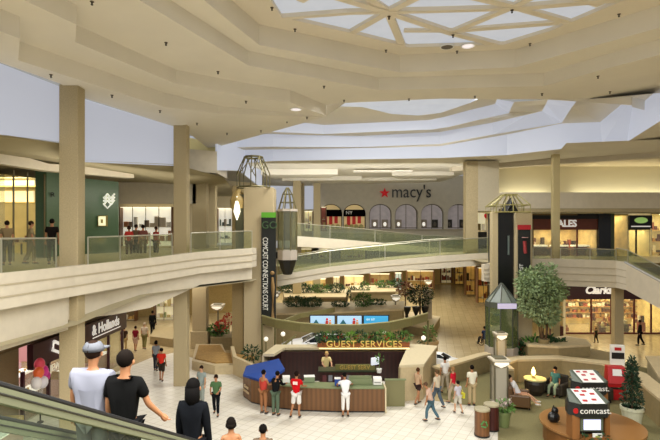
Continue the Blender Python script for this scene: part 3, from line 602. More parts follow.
bmv = [[mb.bm.verts.new((x, y, z)) for x, z in pts] for y in (-.06, .08)]
cv = [mb.bm.verts.new((0, y, 0)) for y in (-.12, .08)]
for k in range(10):
    mb.bm.faces.new([cv[0], bmv[0][k], bmv[0][(k+1) % 10]]); mb.bm.faces.new([cv[1], bmv[1][k], bmv[1][(k+1) % 10]]); mb.bm.faces.new([bmv[0][k], bmv[0][(k+1) % 10], bmv[1][(k+1) % 10], bmv[1][k]])
so = mb.build('star', mat('star_red', '#cf1522', .4, emit=.15), SN); so.location = (-2.6, 0, 0)
# upper left far corner: pillars, white panel given a daylight glow, small shops
for x, d_, wd in ((297, 44, .75), (317, 46, .65), (302, 49, .5)): colm('c', x, d_, wd, 0, 12.7)
m = MB(); m.wall([P2(262, 50)+(9.8, 12.3), P2(316, 50)+(10.0, 12.3)], 0, 0, .1); st(m, 'glow_panel_9', DAYGLOW)
m = MB(); m.wall([P2(200, 52)+(6.8, 10.4), P2(312, 52)+(6.8, 10.4)], 0, 0, .1); st(m, 'wall_back', mat('tan_wall_far', '#b9ac84', .7))
m = MB(); m.wall([P2(214, 48.5)+(10, 12.8), P2(264, 49)+(10, 12.4)], 0, 0, .1); st(m, 'wall_back', WALLP)
shopfront(303.5, 313, 50.5, 211, 231, 'small lit shop behind the pair of slim pillars left of the grey end wall', '#e6dcae', WARMG, 1.0, 2, 2, 5)
shopfront(321, 326, 50.5, 207, 231, 'narrow lit shop slot at the left end of the grey end wall', '#8d4b3a', WARMG, .6, 1, 2, 6)
# upper far walkway (ramping down to the right), its fascia and glass
FWt = [P2(296, 37)+(7.36,), P2(330, 38)+(7.16,), P2(375, 39.5)+(6.86,), P2(422, 41)+(6.47,), P2(500, 43)+(6.1,)]
m = MB(); m.wall([(p[0], p[1], p[2]-h, p[2]) for p, h in zip(FWt, (.8, .75, .7, .5, .4))], 0, 0, .3); st(m, 'trim_12', FASC)
m = MB(); m.strip([Vector(p)+Vector((0, .1, -.05)) for p in FWt], [Vector((p[0], DW+.4, 6.9-.6*i/4)) for i, p in enumerate(FWt)]); st(m, 'floor', mat('upper_floor_tile', '#c9bc98', .4))
rail('glass_railing', 'glass guard of the far upper walkway in front of the grey end wall', FWt, .95)
rail('glass_railing', 'distant glass guard right under the arched windows', [P2(330, 48)+(6.75,), P2(380, 48)+(6.65,), P2(466, 47)+(6.4,)], .9)
# near bridge
BRt = [tuple(P(x, y, d)) for x, y, d in ((277, 275, 31.5), (330, 266.5, 31.8), (385, 260.5, 32.2), (440, 255.5, 32.5), (492, 252.5, 33))]
BRh = (.72, .68, .72, .85, .8)
m = MB(); m.wall([(p[0], p[1], p[2]-h, p[2]) for p, h in zip(BRt, BRh)], 0, 0, .35); st(m, 'trim_13', FASC)
m = MB(); m.wall([(p[0], p[1]-.03, p[2]-h*.5-.02, p[2]-h*.5+.02) for p, h in zip(BRt, BRh)], 0, 0, .05); st(m, 'trim_13', mat('fascia_joint', '#b5a88d', .8))
m = MB(); m.strip([Vector(p)+Vector((0, .1, -.15)) for p in BRt], [Vector(p)+Vector((0, 3.4, -.15)) for p in BRt]); m.strip([Vector(p)+Vector((0, .1, -.6)) for p in BRt], [Vector(p)+Vector((0, 3.4, -.6)) for p in BRt]); st(m, 'floor', mat('upper_floor_tile', '#c9bc98', .4))
m = MB(); m.wall([(p[0], p[1]+3.4, p[2]-.6, p[2]) for p in BRt], 0, 0, .2); st(m, 'trim_13', FASC)
rail('glass_railing', 'glass guard along the near side of the sloping bridge', BRt, 1.0)
rail('glass_railing', 'glass guard along the far side of the sloping bridge', [(p[0], p[1]+3.5, p[2]) for p in BRt], 1.0)
# shops behind the bridge at second floor height (dark gap between the two fascias)
m = MB(); m.wall([P2(290, 46)+(4.9, 6.7), P2(440, 46)+(4.9, 6.5)], 0, 0, .1); st(m, 'wall_back', mat('tan_wall_far', '#b9ac84', .7))
for k, (x0, x1) in enumerate(((300, 312), (318, 332), (340, 366))): shopfront(x0, x1, 45.5, 249, 259, ['lit slot of a shop behind the bridge glass, leftmost of three', 'lit slot of a shop behind the bridge glass, middle of three', 'lit slot of a shop behind the bridge glass, widest of three'][k], '#cdbd70', WARMG, .8, 2, 1, 11+k)
# ---------------------------------------------------------------- RIGHT WING, upper floor
ZR = 5.9
GLOW = mat('cove_wall_cream', '#ddd4b4', .8)
colm('c', 555.5, 30.6, .56, 0, 12.4, m=mat('column_cream', '#b8a97c', .7, noise=.06, nscale=20))
colm('c', 617.5, 31, .80, 0, 5.6); colm('c', 484, 60, 1.2, 0, 5.6); colm('c', 497, 37.2, .5, 9, 12.4, m=mat('column_cream', '#b8a97c', .7, noise=.06, nscale=20))
# pale stone block left of the right tower, with an opening
d0 = 33.5
def bx(px): return (px-330)/F*d0
def bz_(py): return CAMZ-(py-HZ)/F*d0
m = MB(); m.box(bx(466), bx(478), d0, d0+.7, bz_(262), 12.4); st(m, 'pillar', COLM)
m = MB(); m.box(bx(477.5), bx(499), d0+.02, d0+2, bz_(211), 12.4); st(m, 'wall_right', mat('wall_block', '#bfb59c', .75, noise=.03))
m = MB(); m.box(bx(478), bx(492), d0+2.5, d0+2.6, bz_(256), bz_(211)); m.box(bx(491.5), bx(499), d0, d0+2.4, bz_(256), bz_(211)); st(m, 'wall_right', WALLP)
o = thing('lit_showcase', 'lit shop showcase with a red round sign in the recess of the pale stone block', 'showcase', (bx(485), d0+1.3, bz_(230)))
MB().box(-.45, .45, 0, .15, 0, 1.2).build('back_panel', mat('case_glow', '#e2dcb8', .5, emit=.7), o)
for k, c in enumerate(('#c8a15a', '#7a6a3a', '#e9e2cf')): MB().box(-.4+.28*k, -.2+.28*k, -.1, 0, 0, .45).build('merchandise', mat('goods_'+c, c, .6), o)
r_ = MB().lathe([(.22, -.02), (.22, .02)], n=14).build('round_sign', mat('sign_red', '#d2202c', .4, emit=.3), o); r_.rotation_euler = (PI/2, 0, 0); r_.location = (.5, -.2, 1.0)
o = thing('dark_kiosk', 'black box counter in the recess under the lit showcase', 'counter', (bx(485), d0+1.0, bz_(249)))
MB().box(-.5, .5, 0, .5, 0, 1.15).build('body', BLACK, o); MB().box(-.48, .48, -.02, .02, .6, .64).build('ledge', mat('dim_grey', '#55524c', .5), o)
MB().box(-.5, .5, .0, .5, -.5, -.0).build('base', mat('base_grey', '#9c9886', .5), o)
# cove-lit wall, upper fascia, soffit
m = MB(); m.wall([(10.6, 36.6, 9, 12.6), (30, 36.6, 9, 12.6)], 0, 0, .15); st(m, 'wall_right', GLOW)
for k, (x0, x1) in enumerate(((502, 551), (574, 690))):
    a = P(x0, 190, 36.2); b = P(x1, 190, 36.2); area('cove_light', ((a.x+b.x)/2, 36.15, 10.0), b.x-a.x, .25, 52*(b.x-a.x)/3.5, (1, .94, .72), (PI*.97, 0, 0))
m = MB(); m.box(bx(499), 32, 33, 33.5, 9.2, 10.25); st(m, 'trim_14', FASC)
m = MB(); m.box(bx(499), 32, 33.5, 36.6, 9.85, 9.95); st(m, 'ceiling', FASC)
m = MB(); m.box(bx(499), 32, 33, 38.4, 9.15, 9.2); st(m, 'ceiling', SOFF)
m = MB(); m.box(bx(499), 32, 33.02, 33.2, 8.95, 9.2); st(m, 'trim_15', COLM)
a = P(451, 170, 37.5); m = MB(); m.prism([(a.x, 37.2), (20, 30.5), (34, 30.5), (34, 31.2), (20, 31.2), (a.x, 37.9)], 12.2, 12.6); st(m, 'trim_16', FASC)
m = MB(); m.face([(a.x, 37.2, 12.45), (20, 30.5, 12.45), (40, 30.5, 12.45), (40, 37, 12.45), (a.x, 38, 12.45)]); st(m, 'ceiling', WALLP)
# right part of the roof beyond the second coffer
m = MB(); m.face([(13, 27.5, 12.5), (17, 26.5, 12.5), (40, 20, 12.6), (40, 31, 12.5), (20, 31, 12.5), (15, 34, 12.5)]); st(m, 'ceiling', CEIL)
# upper floor slab & fascia
FR = [P2(484, 29.4)+(5.72,), P2(533, 29.6)+(6.03,), P2(556, 29.8)+(6.03,), P2(616, 29.8)+(5.92,), P2(626, 29.2)+(5.83,), P2(662, 26)+(5.0,), P2(700, 23)+(4.1,)]
FRh = (1.0, 1.5, 1.62, 1.62, 1.6, 1.45, 1.4)
m = MB(); m.wall([(p[0], p[1], p[2]-h, p[2]) for p, h in zip(FR, FRh)], 0, 0, .4); st(m, 'trim_17', FASC)
for q in (.3, .55, .8):
    m = MB(); m.wall([(p[0], p[1]-.03, p[2]-h*q-.02, p[2]-h*q+.02) for p, h in zip(FR, FRh)], 0, 0, .05); st(m, 'trim_18', mat('fascia_joint', '#b5a88d', .8))
m = MB(); m.tube([Vector(p)+Vector((0, .1, .03)) for p in FR[4:]], .07, 6); st(m, 'trim_19', mat('metal_edge', '#dfe0e4', .25, metal=.5))
m = MB(); m.face([Vector((p[0], p[1]+.2, 5.82)) for p in FR[:5]]+[Vector((40, 27, 5.82)), Vector((40, 45, 5.82)), Vector((14, 45, 5.82)), Vector((9.4, 33.5, 5.82))]); st(m, 'floor', mat('upper_floor_tile', '#c9bc98', .4))
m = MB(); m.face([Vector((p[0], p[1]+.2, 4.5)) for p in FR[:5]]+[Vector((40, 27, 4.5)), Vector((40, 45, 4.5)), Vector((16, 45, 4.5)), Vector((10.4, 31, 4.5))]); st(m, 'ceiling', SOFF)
rail('glass_railing', 'glass guard in front of the jewellery store with the red wood board', [P2(560.5, 29.9)+(6.0,), P2(590, 29.9)+(5.97,), P2(616, 29.9)+(5.92,)], .65)
rail('glass_railing', 'glass guard between the right tower and the slim cream column', [P2(533, 29.7)+(6.03,), P2(551, 29.8)+(6.03,)], .65)
rail('glass_railing', 'glass guard descending at the right picture edge', [P2(616, 30)+(5.92,), P2(628, 29.3)+(5.8,), P2(662, 26.1)+(5.0,), P2(700, 23.1)+(4.1,)], .75)
# upper shops
DS = 38.0
def sx_(px, d=DS): return (px-330)/F*d
def sz_(py, d=DS): return CAMZ-(py-HZ)/F*d
def store(name, lab, x0, x1, ytop, ybot, d, wallc, emit, goods, seed, rows=2, depth=3.2, mull=(), frame=DARK, shelfc='#d8b070', counters=0, floor_lamp=True):
    """a shop one can look into: back and side walls, ceiling with lamps, shelves with goods, counters, mullions"""
    rg = random.Random(seed); X0, X1 = sx_(x0, d), sx_(x1, d); ZB, ZTt = sz_(ybot, d), sz_(ytop, d); W = X1-X0; H = ZTt-ZB
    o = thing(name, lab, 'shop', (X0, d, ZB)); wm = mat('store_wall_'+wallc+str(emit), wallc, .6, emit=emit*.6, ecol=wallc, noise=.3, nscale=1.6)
    MB().box(0, W, depth, depth+.1, 0, H).build('back_wall', wm, o)
    for X in (0, W-.06): MB().box(X, X+.06, 0, depth, 0, H).build('side_wall', wm, o)
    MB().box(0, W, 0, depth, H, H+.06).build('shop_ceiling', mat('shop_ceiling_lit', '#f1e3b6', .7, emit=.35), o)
    n = max(2, int(W/1.2))
    for k in range(n):
        for yy in (.8, 2.2): MB().lathe([(.14, -.03), (.14, 0)], n=10, c=(W*(k+.5)/n, yy, H-.01)).build('ceiling_lamp', mat('lamp_glow', '#fff3cc', .4, emit=6.0), o)
    for r in range(rows):
        zz = .5+r*(H-.9)/max(1, rows)
        f = MB().box(.1, W-.1, depth-.45, depth-.02, zz, zz+.05).build('shelf', mat('shelf_'+shelfc, shelfc, .5), o); x = .15
        while x < W-.4:
            wv = rg.uniform(.12, .35); hv = rg.uniform(.15, (H-.9)/rows*.75); c = rg.choice(goods)
            MB().box(x, x+wv, depth-.4, depth-.1, zz+.05, zz+.05+hv).build('merchandise', mat('goods_'+c, c, .6), f); x += wv+rg.uniform(.02, .2)
    for k in range(counters):
        cx = W*(k+.5)/counters; cw = W/counters*.7
        c = MB().box(cx-cw/2, cx+cw/2, .7, 1.3, 0, .85).build('counter', mat('counter_wood', '#7a3f22', .4), o)
        MB().box(cx-cw/2-.03, cx+cw/2+.03, .67, 1.33, .85, .98).build('lit_top', mat('counter_glow', '#f6efd2', .4, emit=1.2), c)
    for k in range(int(W/0.5)):
        cx = rg.uniform(.3, W-.3); cy = rg.uniform(.6, 2.6); c = rg.choice(goods); hh = rg.uniform(.5, 1.4)
        f = MB().box(cx-.22, cx+.22, cy-.2, cy+.2, 0, hh*.55).build('stand', mat('goods_'+c, c, .6), o)
        for q in range(3):
            c2 = rg.choice(goods); MB().box(cx-.2+.14*q, cx-.1+.14*q, cy-.1, cy+.1, hh*.55, hh*rg.uniform(.7, 1)).build('merchandise', mat('goods_'+c2, c2, .6), f)
    for px in mull: X = sx_(px, d)-X0; MB().box(X-.05, X+.05, -.05, .05, 0, H).build('mullion', frame, o)
    mb = MB(); mb.box(0, W, -.04, .04, H-.1, H); mb.box(0, W, -.04, .04, 0, .12); mb.build('frame', frame, o)
    for px0, px1 in zip([x0]+list(mull), list(mull)+[x1]):
        mb = MB(); mb.box(sx_(px0, d)-X0, sx_(px1, d)-X0, -.01, .01, .1, H-.1); mb.build('shop_glass', glass('shop_glass', '#f2f3ea', .93, .06), o)
    l = area('store_light', ((X0+X1)/2, d+depth*.5, ZTt-.12), W*.8, depth*.6, 26*W*emit/.3, (1, .9, .68)); return o
GW = ['#7c3a24', '#9a4028', '#d8c08a', '#5a2a1c', '#a87c3a', '#efe4c8', '#3f3020']
WOODR = mat('red_wood', '#7c3a1e', .35, noise=.12, nscale=6)
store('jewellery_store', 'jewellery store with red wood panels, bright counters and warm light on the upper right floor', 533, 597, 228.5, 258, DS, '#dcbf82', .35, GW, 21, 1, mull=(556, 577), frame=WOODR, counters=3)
o = thing('shop_sign', 'red wood sign board with white capital letters over the upper right jewellery store', 'sign', (sx_(533), DS-.1, sz_(228.5)))
W_ = sx_(597)-sx_(533); MB().box(0, W_, 0, .3, 0, .72).build('sign_board', WOODR, o); MB().box(-.1, W_+.9, -.05, .35, .72, 1.0).build('top_board', DARK, o)
text('ZALES', .72, (sx_(564)-sx_(533)-.05, -.05, .36), LT, o, sx=.95, bold=.02)
m = MB(); m.box(sx_(597), sx_(609.5), DS-.2, DS+3, sz_(258), 9.2); st(m, 'wall_right', mat('black_marble', '#17161a', .25))
m = MB(); m.box(sx_(609.5), sx_(613), DS-.2, DS+.4, sz_(258), 9.2); st(m, 'wall_right', mat('olive_glass', '#4f5a35', .3))
store('glass_shop', 'glass-fronted shop with warm shelves just right of the black marble pier', 613, 628, 214, 259, DS, '#dcc486', .4, GW+['#4d6b3a'], 22, 3, mull=(), frame=BRASS)
store('gift_shop', 'shop under the black sign with the green oval at upper right', 628, 650, 228.5, 260, DS, '#dcca8c', .4, GW+['#5d7b4a'], 23, 2, mull=(636,), frame=DARK)
o = thing('shop_sign', 'black square sign with a glowing green oval at upper right', 'sign', (sx_(628), DS-.15, sz_(228.5)))
W_ = sx_(651)-sx_(628); MB().box(0, W_, 0, .25, 0, 1.0).build('sign_board', BLACK, o)
e = MB().lathe([(.5, -.02), (.5, .02)], n=20, sy=.45).build('green_oval', mat('oval_green', '#9ec46a', .4, emit=.7), o); e.rotation_euler = (PI/2, 0, 0); e.location = (W_/2, -.05, .62)
MB().box(.15, W_-.15, -.04, 0, .12, .2).build('underline', LT, o)
store('lit_shop', 'bright shop cut by the right picture edge on the upper floor', 651, 690, 213, 261, DS, '#e0cf98', .5, GW, 24, 3, mull=(668,), frame=BRASS)
m = MB(); m.wall([(sx_(499), DS+3.3, 5.8, 9.2), (34, DS+3.3, 5.8, 9.2)], 0, 0, .1); st(m, 'wall_right', mat('dark_back', '#6f5a35', .8))
m = MB(); m.box(sx_(526), sx_(533), DS-.1, DS+3, 5.8, 9.2); st(m, 'wall_right', mat('dark_back', '#6f5a35', .8))
# ---------------------------------------------------------------- RIGHT WING, lower floor: shoe shop
SD = 37.5
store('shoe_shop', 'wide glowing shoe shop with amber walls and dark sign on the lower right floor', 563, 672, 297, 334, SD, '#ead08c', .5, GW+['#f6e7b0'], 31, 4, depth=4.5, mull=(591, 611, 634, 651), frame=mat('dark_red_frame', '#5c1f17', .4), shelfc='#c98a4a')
o = thing('shop_sign', 'dark maroon sign band with white script lettering over the amber shoe shop', 'sign', (sx_(563, SD), SD-.2, sz_(299, SD)))
W_ = sx_(672, SD)-sx_(563, SD); MB().box(0, W_, 0, .3, 0, 1.35).build('sign_board', mat('maroon_dark', '#35141a', .4), o)
t_ = text('Clarks', .78, (sx_(597.5, SD)-sx_(563, SD), -.05, .68), LT, o, bold=.03); 
for v in t_.data.vertices: v.co.x += v.co.y*.25
m = MB(); m.wall([(sx_(540, SD), SD+.1, 0, 4.5), (sx_(563, SD), SD, 0, 4.5)], 0, 0, .2); st(m, 'wall_right', mat('tan_wall', '#a8925f', .7, noise=.1))
m = MB(); m.box(sx_(562.6, SD), sx_(565, SD), SD-.1, SD+.3, 0, 3.7); st(m, 'wall_right', GLOW)
# long lower hall under the bridge: lit fronts along its right side and end
m = MB(); m.wall([(34, 46, 0, 5.5), (17, 46, 0, 5.5), (23, 75, 0, 5.5), (-5, 75, 0, 5.5), (-16, 60, 0, 5.5), (-24, 60, 0, 5.5)], 0, 0, .2); st(m, 'wall_back', mat('hall_wall', '#b59c63', .7, noise=.1))
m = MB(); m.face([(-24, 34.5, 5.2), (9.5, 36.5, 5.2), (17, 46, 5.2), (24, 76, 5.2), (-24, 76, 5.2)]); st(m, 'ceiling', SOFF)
for k, (x0, x1, d, yt, yb_, c, e_, lab) in enumerate((
    (441, 452, 74, 262, 283, '#d8c89a', .6, 'pale shop front far down the lower hall, straight under the bridge end'),
    (455, 464, 72, 262, 284, '#c9a04c', .7, 'amber shop bay far down the lower hall'),
    (478, 489, 52, 268, 303, '#dcae58', .7, 'glowing shop bay right beside the foot of the right tower'),
    (466, 476, 60, 266, 295, '#c79c4e', .6, 'amber shop bay left of the tall pillar in the lower hall'),
    (333, 340, 58, 277, 296, '#efe2b0', 1.0, 'narrow cream lit bay under the left part of the bridge'),
    (344, 364, 58, 276, 297, '#f0dfa4', 1.0, 'wide cream lit bay with posts under the middle of the bridge'),
    (395, 402, 58, 273, 290, '#cfe0d8', 1.0, 'pale blue-white lit bay under the bridge'),
    (370, 390, 58, 274, 292, '#9c8453', .5, 'dim brown shop bay under the bridge'),
    (300, 326, 57, 279, 296, '#cdb678', .6, 'soft amber shop bay under the left end of the bridge'),
    (407, 434, 60, 271, 290, '#a98c50', .5, 'brown shop bay with a glowing lamp under the right part of the bridge'),
    (193, 206, 52, 282, 300, '#6f6650', .4, 'dim shop bay between the lower left pillars'),
    (209, 232, 50, 284, 306, '#3f3a2c', .3, 'dark shop bay with pale goods left of the granite tower'))):
    shopfront(x0, x1, d, yt, yb_, lab, c, GW, e_, 2, 2, 40+k)
# ---------------------------------------------------------------- PLAZA: guest services island
def wood(name, c, scale=6.0, amt=.35, rough=.45):
    if name in _M: return _M[name]
    m = mat(name, c, rough); nt = m.node_tree; b = nt.nodes['Principled BSDF']; tc = nt.nodes.new('ShaderNodeTexCoord'); wv = nt.nodes.new('ShaderNodeTexWave')
    wv.bands_direction = 'X'; wv.inputs['Scale'].default_value = scale; wv.inputs['Distortion'].default_value = .6
    rp = nt.nodes.new('ShaderNodeMapRange'); rp.inputs['To Min'].default_value = 1-amt; rp.inputs['To Max'].default_value = 1.0; mx = nt.nodes.new('ShaderNodeVectorMath'); mx.operation = 'SCALE'; mx.inputs[0].default_value = srgb(c)[:3]
    nt.links.new(tc.outputs['Object'], wv.inputs['Vector']); nt.links.new(wv.outputs['Fac'], rp.inputs['Value']); nt.links.new(rp.outputs['Result'], mx.inputs['Scale']); nt.links.new(mx.outputs['Vector'], b.inputs['Base Color']); return m
SLAT = wood('brown_slats', '#75502e', 1.6, .3); DKW = wood('dark_red_panels', '#34140f', 1.5, .4); GRTOP = mat('green_counter', '#76805c', .3); COP = mat('beige_coping', '#cdbf9d', .6, noise=.04)
CT = thing('service_counter', 'curved brown slatted service counter with green top in the middle of the white plaza', 'counter', (0, 0, 0))
path = [(-4.0, 24.3), (-4.0, 23.0), (-3.5, 22.15), (-2.5, 21.5), (-1.26, 21.12), (.5, 20.95), (2.3, 20.95)]
MB().wall(path, .08, 1.02, .5).build('front_panel', SLAT, CT); MB().wall([(p[0]+.02, p[1]+.03) for p in path], 0, .08, .45).build('kick_plate', DARK, CT)
MB().wall([(p[0]-.03, p[1]-.06) for p in path[3:]], 1.02, 1.08, .72).build('counter_top', GRTOP, CT)
MB().box(2.3, 2.36, 20.9, 21.5, 0, 1.05).build('end_post', COP, CT)
b_ = MB(); b_.face([(-4.05, 24.2, 1.12), (-3.95, 22.7, 1.12), (-2.7, 21.6, 1.12), (-2.05, 22.6, 1.42), (-2.5, 24.4, 1.42)]); b_.face([(-4.05, 24.2, 1.02), (-3.95, 22.7, 1.02), (-2.7, 21.6, 1.02), (-2.05, 22.6, 1.3), (-2.5, 24.4, 1.3)])
b_.strip([Vector(p) for p in ((-4.05, 24.2, 1.12), (-3.95, 22.7, 1.12), (-2.7, 21.6, 1.12), (-2.05, 22.6, 1.42), (-2.5, 24.4, 1.42), (-4.05, 24.2, 1.12))], [Vector(p) for p in ((-4.05, 24.2, 1.02), (-3.95, 22.7, 1.02), (-2.7, 21.6, 1.02), (-2.05, 22.6, 1.3), (-2.5, 24.4, 1.3), (-4.05, 24.2, 1.02))])
b_.build('blue_board', mat('board_blue', '#1d4596', .6), CT)
for zz, t_s in ((.62, 'Guest'), (.42, 'Services')): text(t_s, .2, (-3.78, 22.52, zz), mat('counter_letter', '#c9b28c', .5), CT, rot=(PI/2, 0, -math.atan2(.85, .5)))
for (x, y, wd, c, nm, lab) in ((-1.9, 21.7, .3, '#e8e8e4', 'paper_stack', 'white papers on the counter between the dark-shirted and red-shirted visitors'),
                               (-.9, 21.75, .45, '#7f8d6d', 'counter_display', 'green low display panel on the counter right of the red-shirted visitor')):
    o = thing(nm, lab, 'papers', (x, y, 1.09)); MB().box(-wd/2, wd/2, -.15, .15, 0, .22, rz=.1).build('body', mat('item_'+c, c, .6), o); MB().box(-wd/2-.01, wd/2+.01, -.16, .16, .22, .24, rz=.1).build('top_sheet', WHITE, o)
o = thing('blue_box', 'small blue box on the counter beside the visitor in white', 'box', (.32, 21.2, 1.09)); MB().box(-.12, .12, -.1, .1, -.0, .28).build('body', mat('board_blue', '#1f4fae', .45), o); MB().box(-.13, .13, -.11, .11, .28, .31).build('lid', WHITE, o)
o = thing('printer', 'white boxy printer at the right end of the green counter', 'printer', (2.02, 21.35, 1.09)); MB().box(-.18, .18, -.16, .16, 0, .3).build('body', WHITE, o, bevel=.02); MB().box(-.14, .14, -.2, -.1, .12, .14).build('tray', mat('grey_pl', '#8c8c88', .5), o)
o = thing('counter_rack', 'olive sloped rack along the right half of the green counter', 'rack', (1.3, 21.4, 1.09)); MB().prism([(-.5, -.15), (.5, -.15), (.5, .2), (-.5, .2)], 0, .2).build('body', GRTOP, o); MB().box(-.48, .48, -.0, .05, .2, .34).build('divider', GRTOP, o)
# inner island with mirrored gold lettering, dark goods and monitor
IS = thing('inner_counter', 'dark inner counter with gold letters behind the slatted service counter', 'counter', (.95, 23.2, 0))
MB().box(-1.45, 1.35, 0, .7, 0, 1.1).build('body', DKW, IS); MB().box(-1.5, 1.4, -.05, .75, 1.1, 1.15).build('top', mat('dark_top', '#2c3524', .35), IS)
MB().box(-.7, 1.15, .1, .16, 1.15, 1.42).build('sign_board', mat('olive_board', '#6d6a3a', .4), IS); text('GUEST SERV', .26, (.2, .07, 1.28), mat('gold_dim', '#b89b4e', .5), IS)
for k in range(9): MB().box(-1.3+.28*k, -1.12+.28*k, -.03, .0, .55+.12*(k % 2), .95).build('leaflet', mat('leaf_%d' % (k % 3), ['#5a2a2c', '#7d7f86', '#3c2a28'][k % 3], .6), IS)
o = thing('monitor', 'white monitor on an arm at the right end of the dark inner counter', 'monitor', (2.1, 23.35, 1.15)); MB().box(-.03, .03, -.03, .03, 0, .3).build('arm', DARK, o); MB().box(-.2, .2, -.04, .04, .25, .58, rz=.5).build('screen', mat('mon_glow', '#dfe6f0', .4, emit=.6), o)
o = thing('flower_lamp', 'small green potted orchid on a stalk at the counter end', 'plant', (2.25, 22.9, 1.15)); MB().lathe([(.1, 0), (.13, .18)], n=10).build('pot', WHITE, o); MB().tube([(0, 0, .15), (.03, 0, .6)], .015, 5).build('stem', mat('stem', '#4c6b2c', .6), o); MB().leaves((.03, 0, .65), (.18, .18, .12), 30, .14).build('leaves', mat('leaf_mid', '#557c34', .6), o)
# dark rear wall and beige ledge around it
m = MB(); m.wall([(-2.9, 24.6, 0, 1.5), (-2.5, 25.5, 0, 1.5), (4.0, 25.5, 0, 1.5), (3.6, 24.0, 0, 1.5)], 0, 0, .05); st(m, 'wall_back', DKW)
m = MB(); m.prism([(-3.3, 24.5), (-2.75, 24.5), (-2.35, 25.9), (4.0, 25.9), (3.5, 24.0), (3.1, 22.4), (4.25, 22.6), (5.65, 26.3), (4.8, 26.7), (-2.9, 26.6)], 1.5, 1.62); st(m, 'trim_20', COP)
m = MB(); m.wall([(3.15, 22.35), (4.2, 22.6), (5.6, 26.3)], 0, 1.5, .25); st(m, 'wall_right', mat('beige_block', '#c2b08a', .7, noise=.05))
m = MB(); m.wall([(5.6, 26.45), (4.7, 26.75), (-2.9, 26.6), (-3.35, 24.6)], 0, 1.5, .1); st(m, 'wall_back', COP)
m = MB(); m.wall([(-3.35, 24.6), (-5.0, 26.8), (-5.6, 29.2)], 0, .95, .2); st(m, 'wall_left', TERRL)
o = thing('half_door', 'olive half door closing the gap right of the slatted counter', 'door', (2.4, 21.7, 0)); MB().box(.0, .85, 0, .06, .0, 1.15).build('door_leaf', mat('olive_door', '#7a7650', .5), o); MB().box(-.02, .9, -.03, .1, 1.15, 1.2).build('top_cap', GRTOP, o)
# planter with backlit gold letters
PB = thing('flower_planter', 'long orange-edged planter of leafy plants standing on the ledge behind the service counter', 'planter', (1.75, 25.85, 1.62))
MB().box(-2.4, 2.4, .15, .6, 0, .22).build('box', mat('planter_orange', '#96552a', .6), PB)
LF = [mat('leaf_dark', '#24431f', .6), mat('leaf_mid', '#557c34', .6), mat('leaf_bright', '#6f9a3a', .6)]
for k in range(12): MB().leaves((-2.2+.4*k, .3, .42+.06*(k % 3)), (.3, .3, .26), 150, .16).build('foliage', LF[(0, 1, 0, 1, 2)[k % 5]], PB)
for k in range(6): MB().leaves((-2.0+.8*k, .1, .52), (.12, .12, .1), 14, .08, wide=.9).build('blossom', mat('blossom_red', '#c0392b', .6), PB)
o = thing('letter_sign', 'gold standing letters glowing along the ledge behind the service counter', 'sign', (1.75, 25.62, 1.62))
text('GUEST SERVICES', .46, (0, 0, .23), mat('gold_lit', '#dcbc62', .4, emit=.45), o, sx=1.06, space=1.1, ext=.02); MB().box(-2.3, 2.3, -.03, .03, 0, .03).build('base_rail', mat('warm_tube', '#ffdf8a', .4, emit=3.0), o)
# ---------------------------------------------------------------- cars on show
def car(lab, loc, rz, s=1.0):
    """compact hatchback pointing along +X"""
    o = thing('car', lab, 'car', loc, rz, s=s); body = mat('car_white', '#e9e9ea', .2); gl = mat('car_glass', '#1d2329', .08)
    prof_ = [(-2.0, .35), (-2.05, .7), (-1.95, 1.0), (-1.75, 1.08), (.75, 1.0), (1.6, .88), (2.0, .68), (2.05, .35)]
    mb = MB(); L = [(x, z) for x, z in prof_]
    def section(y, inset, lst): return [mb.bm.verts.new((x*(1-inset), y, z)) for x, z in lst]
    rows = [section(-.84, 0, L), section(-.8, 0, [(x, z+.02) for x, z in L]), section(0, 0, [(x, z+.05) for x, z in L]), section(.8, 0, [(x, z+.02) for x, z in L]), section(.84, 0, L)]
    for a, b in zip(rows, rows[1:]):
        for i in range(len(L)): mb.bm.faces.new([a[i], a[(i+1) % len(L)], b[(i+1) % len(L)], b[i]])
    mb.bm.faces.new(rows[0]); mb.bm.faces.new(rows[-1][::-1]); mb.build('body', body, o, bevel=.04)
    lo = [(-1.85, -.78), (.85, -.78), (.85, .78), (-1.85, .78)]; hi = [(-1.45, -.6), (-.05, -.6), (-.05, .6), (-1.45, .6)]
    MB().prism(lo, 1.02, 1.44, hi).build('windows', gl, o); MB().prism([(-1.5, -.63), (.0, -.63), (.0, .63), (-1.5, .63)], 1.43, 1.49, [(-1.4, -.55), (-.1, -.55), (-.1, .55), (-1.4, .55)]).build('roof', body, o, bevel=.02)
    for s_ in (-1, 1):
        for a, b in (((.86, .77), (-.04, .59)), ((-1.86, .77), (-1.46, .59)), ((-.4, .79), (-.5, .62))): MB().tube([(a[0], a[1]*s_, 1.0), (b[0], b[1]*s_, 1.45)], .04, 5).build('roof_post', body, o)
        for x in (-1.3, 1.3):
            w_ = MB().lathe([(.31, -.1), (.33, -.08), (.33, .08), (.31, .1)], n=18).build('wheel', mat('tyre', '#161616', .7), o); w_.rotation_euler = (PI/2, 0, 0); w_.location = (x, .78*s_, .33)
            h_ = MB().lathe([(.19, -.115), (.2, -.1), (.2, .1), (.19, .115)], n=10).build('hub', mat('hub_grey', '#b9bbbe', .3, metal=.6), w_)
        MB().box(1.88, 2.03, .45*s_-.16, .45*s_+.16, .62, .76).build('headlamp', mat('lamp_clear', '#cfd6dc', .1), o); MB().box(-2.06, -1.98, .6*s_-.1, .6*s_+.1, .75, 1.0).build('tail_lamp', mat('tail_red', '#a01818', .3), o)
        MB().ball((.55, .93*s_, 1.05), .1, .06, .07).build('mirror', body, o)
    return o
car('white hatchback parked behind the service counter ledge, seen above the planter', (-.75, 28.95, .35), PI+.1)
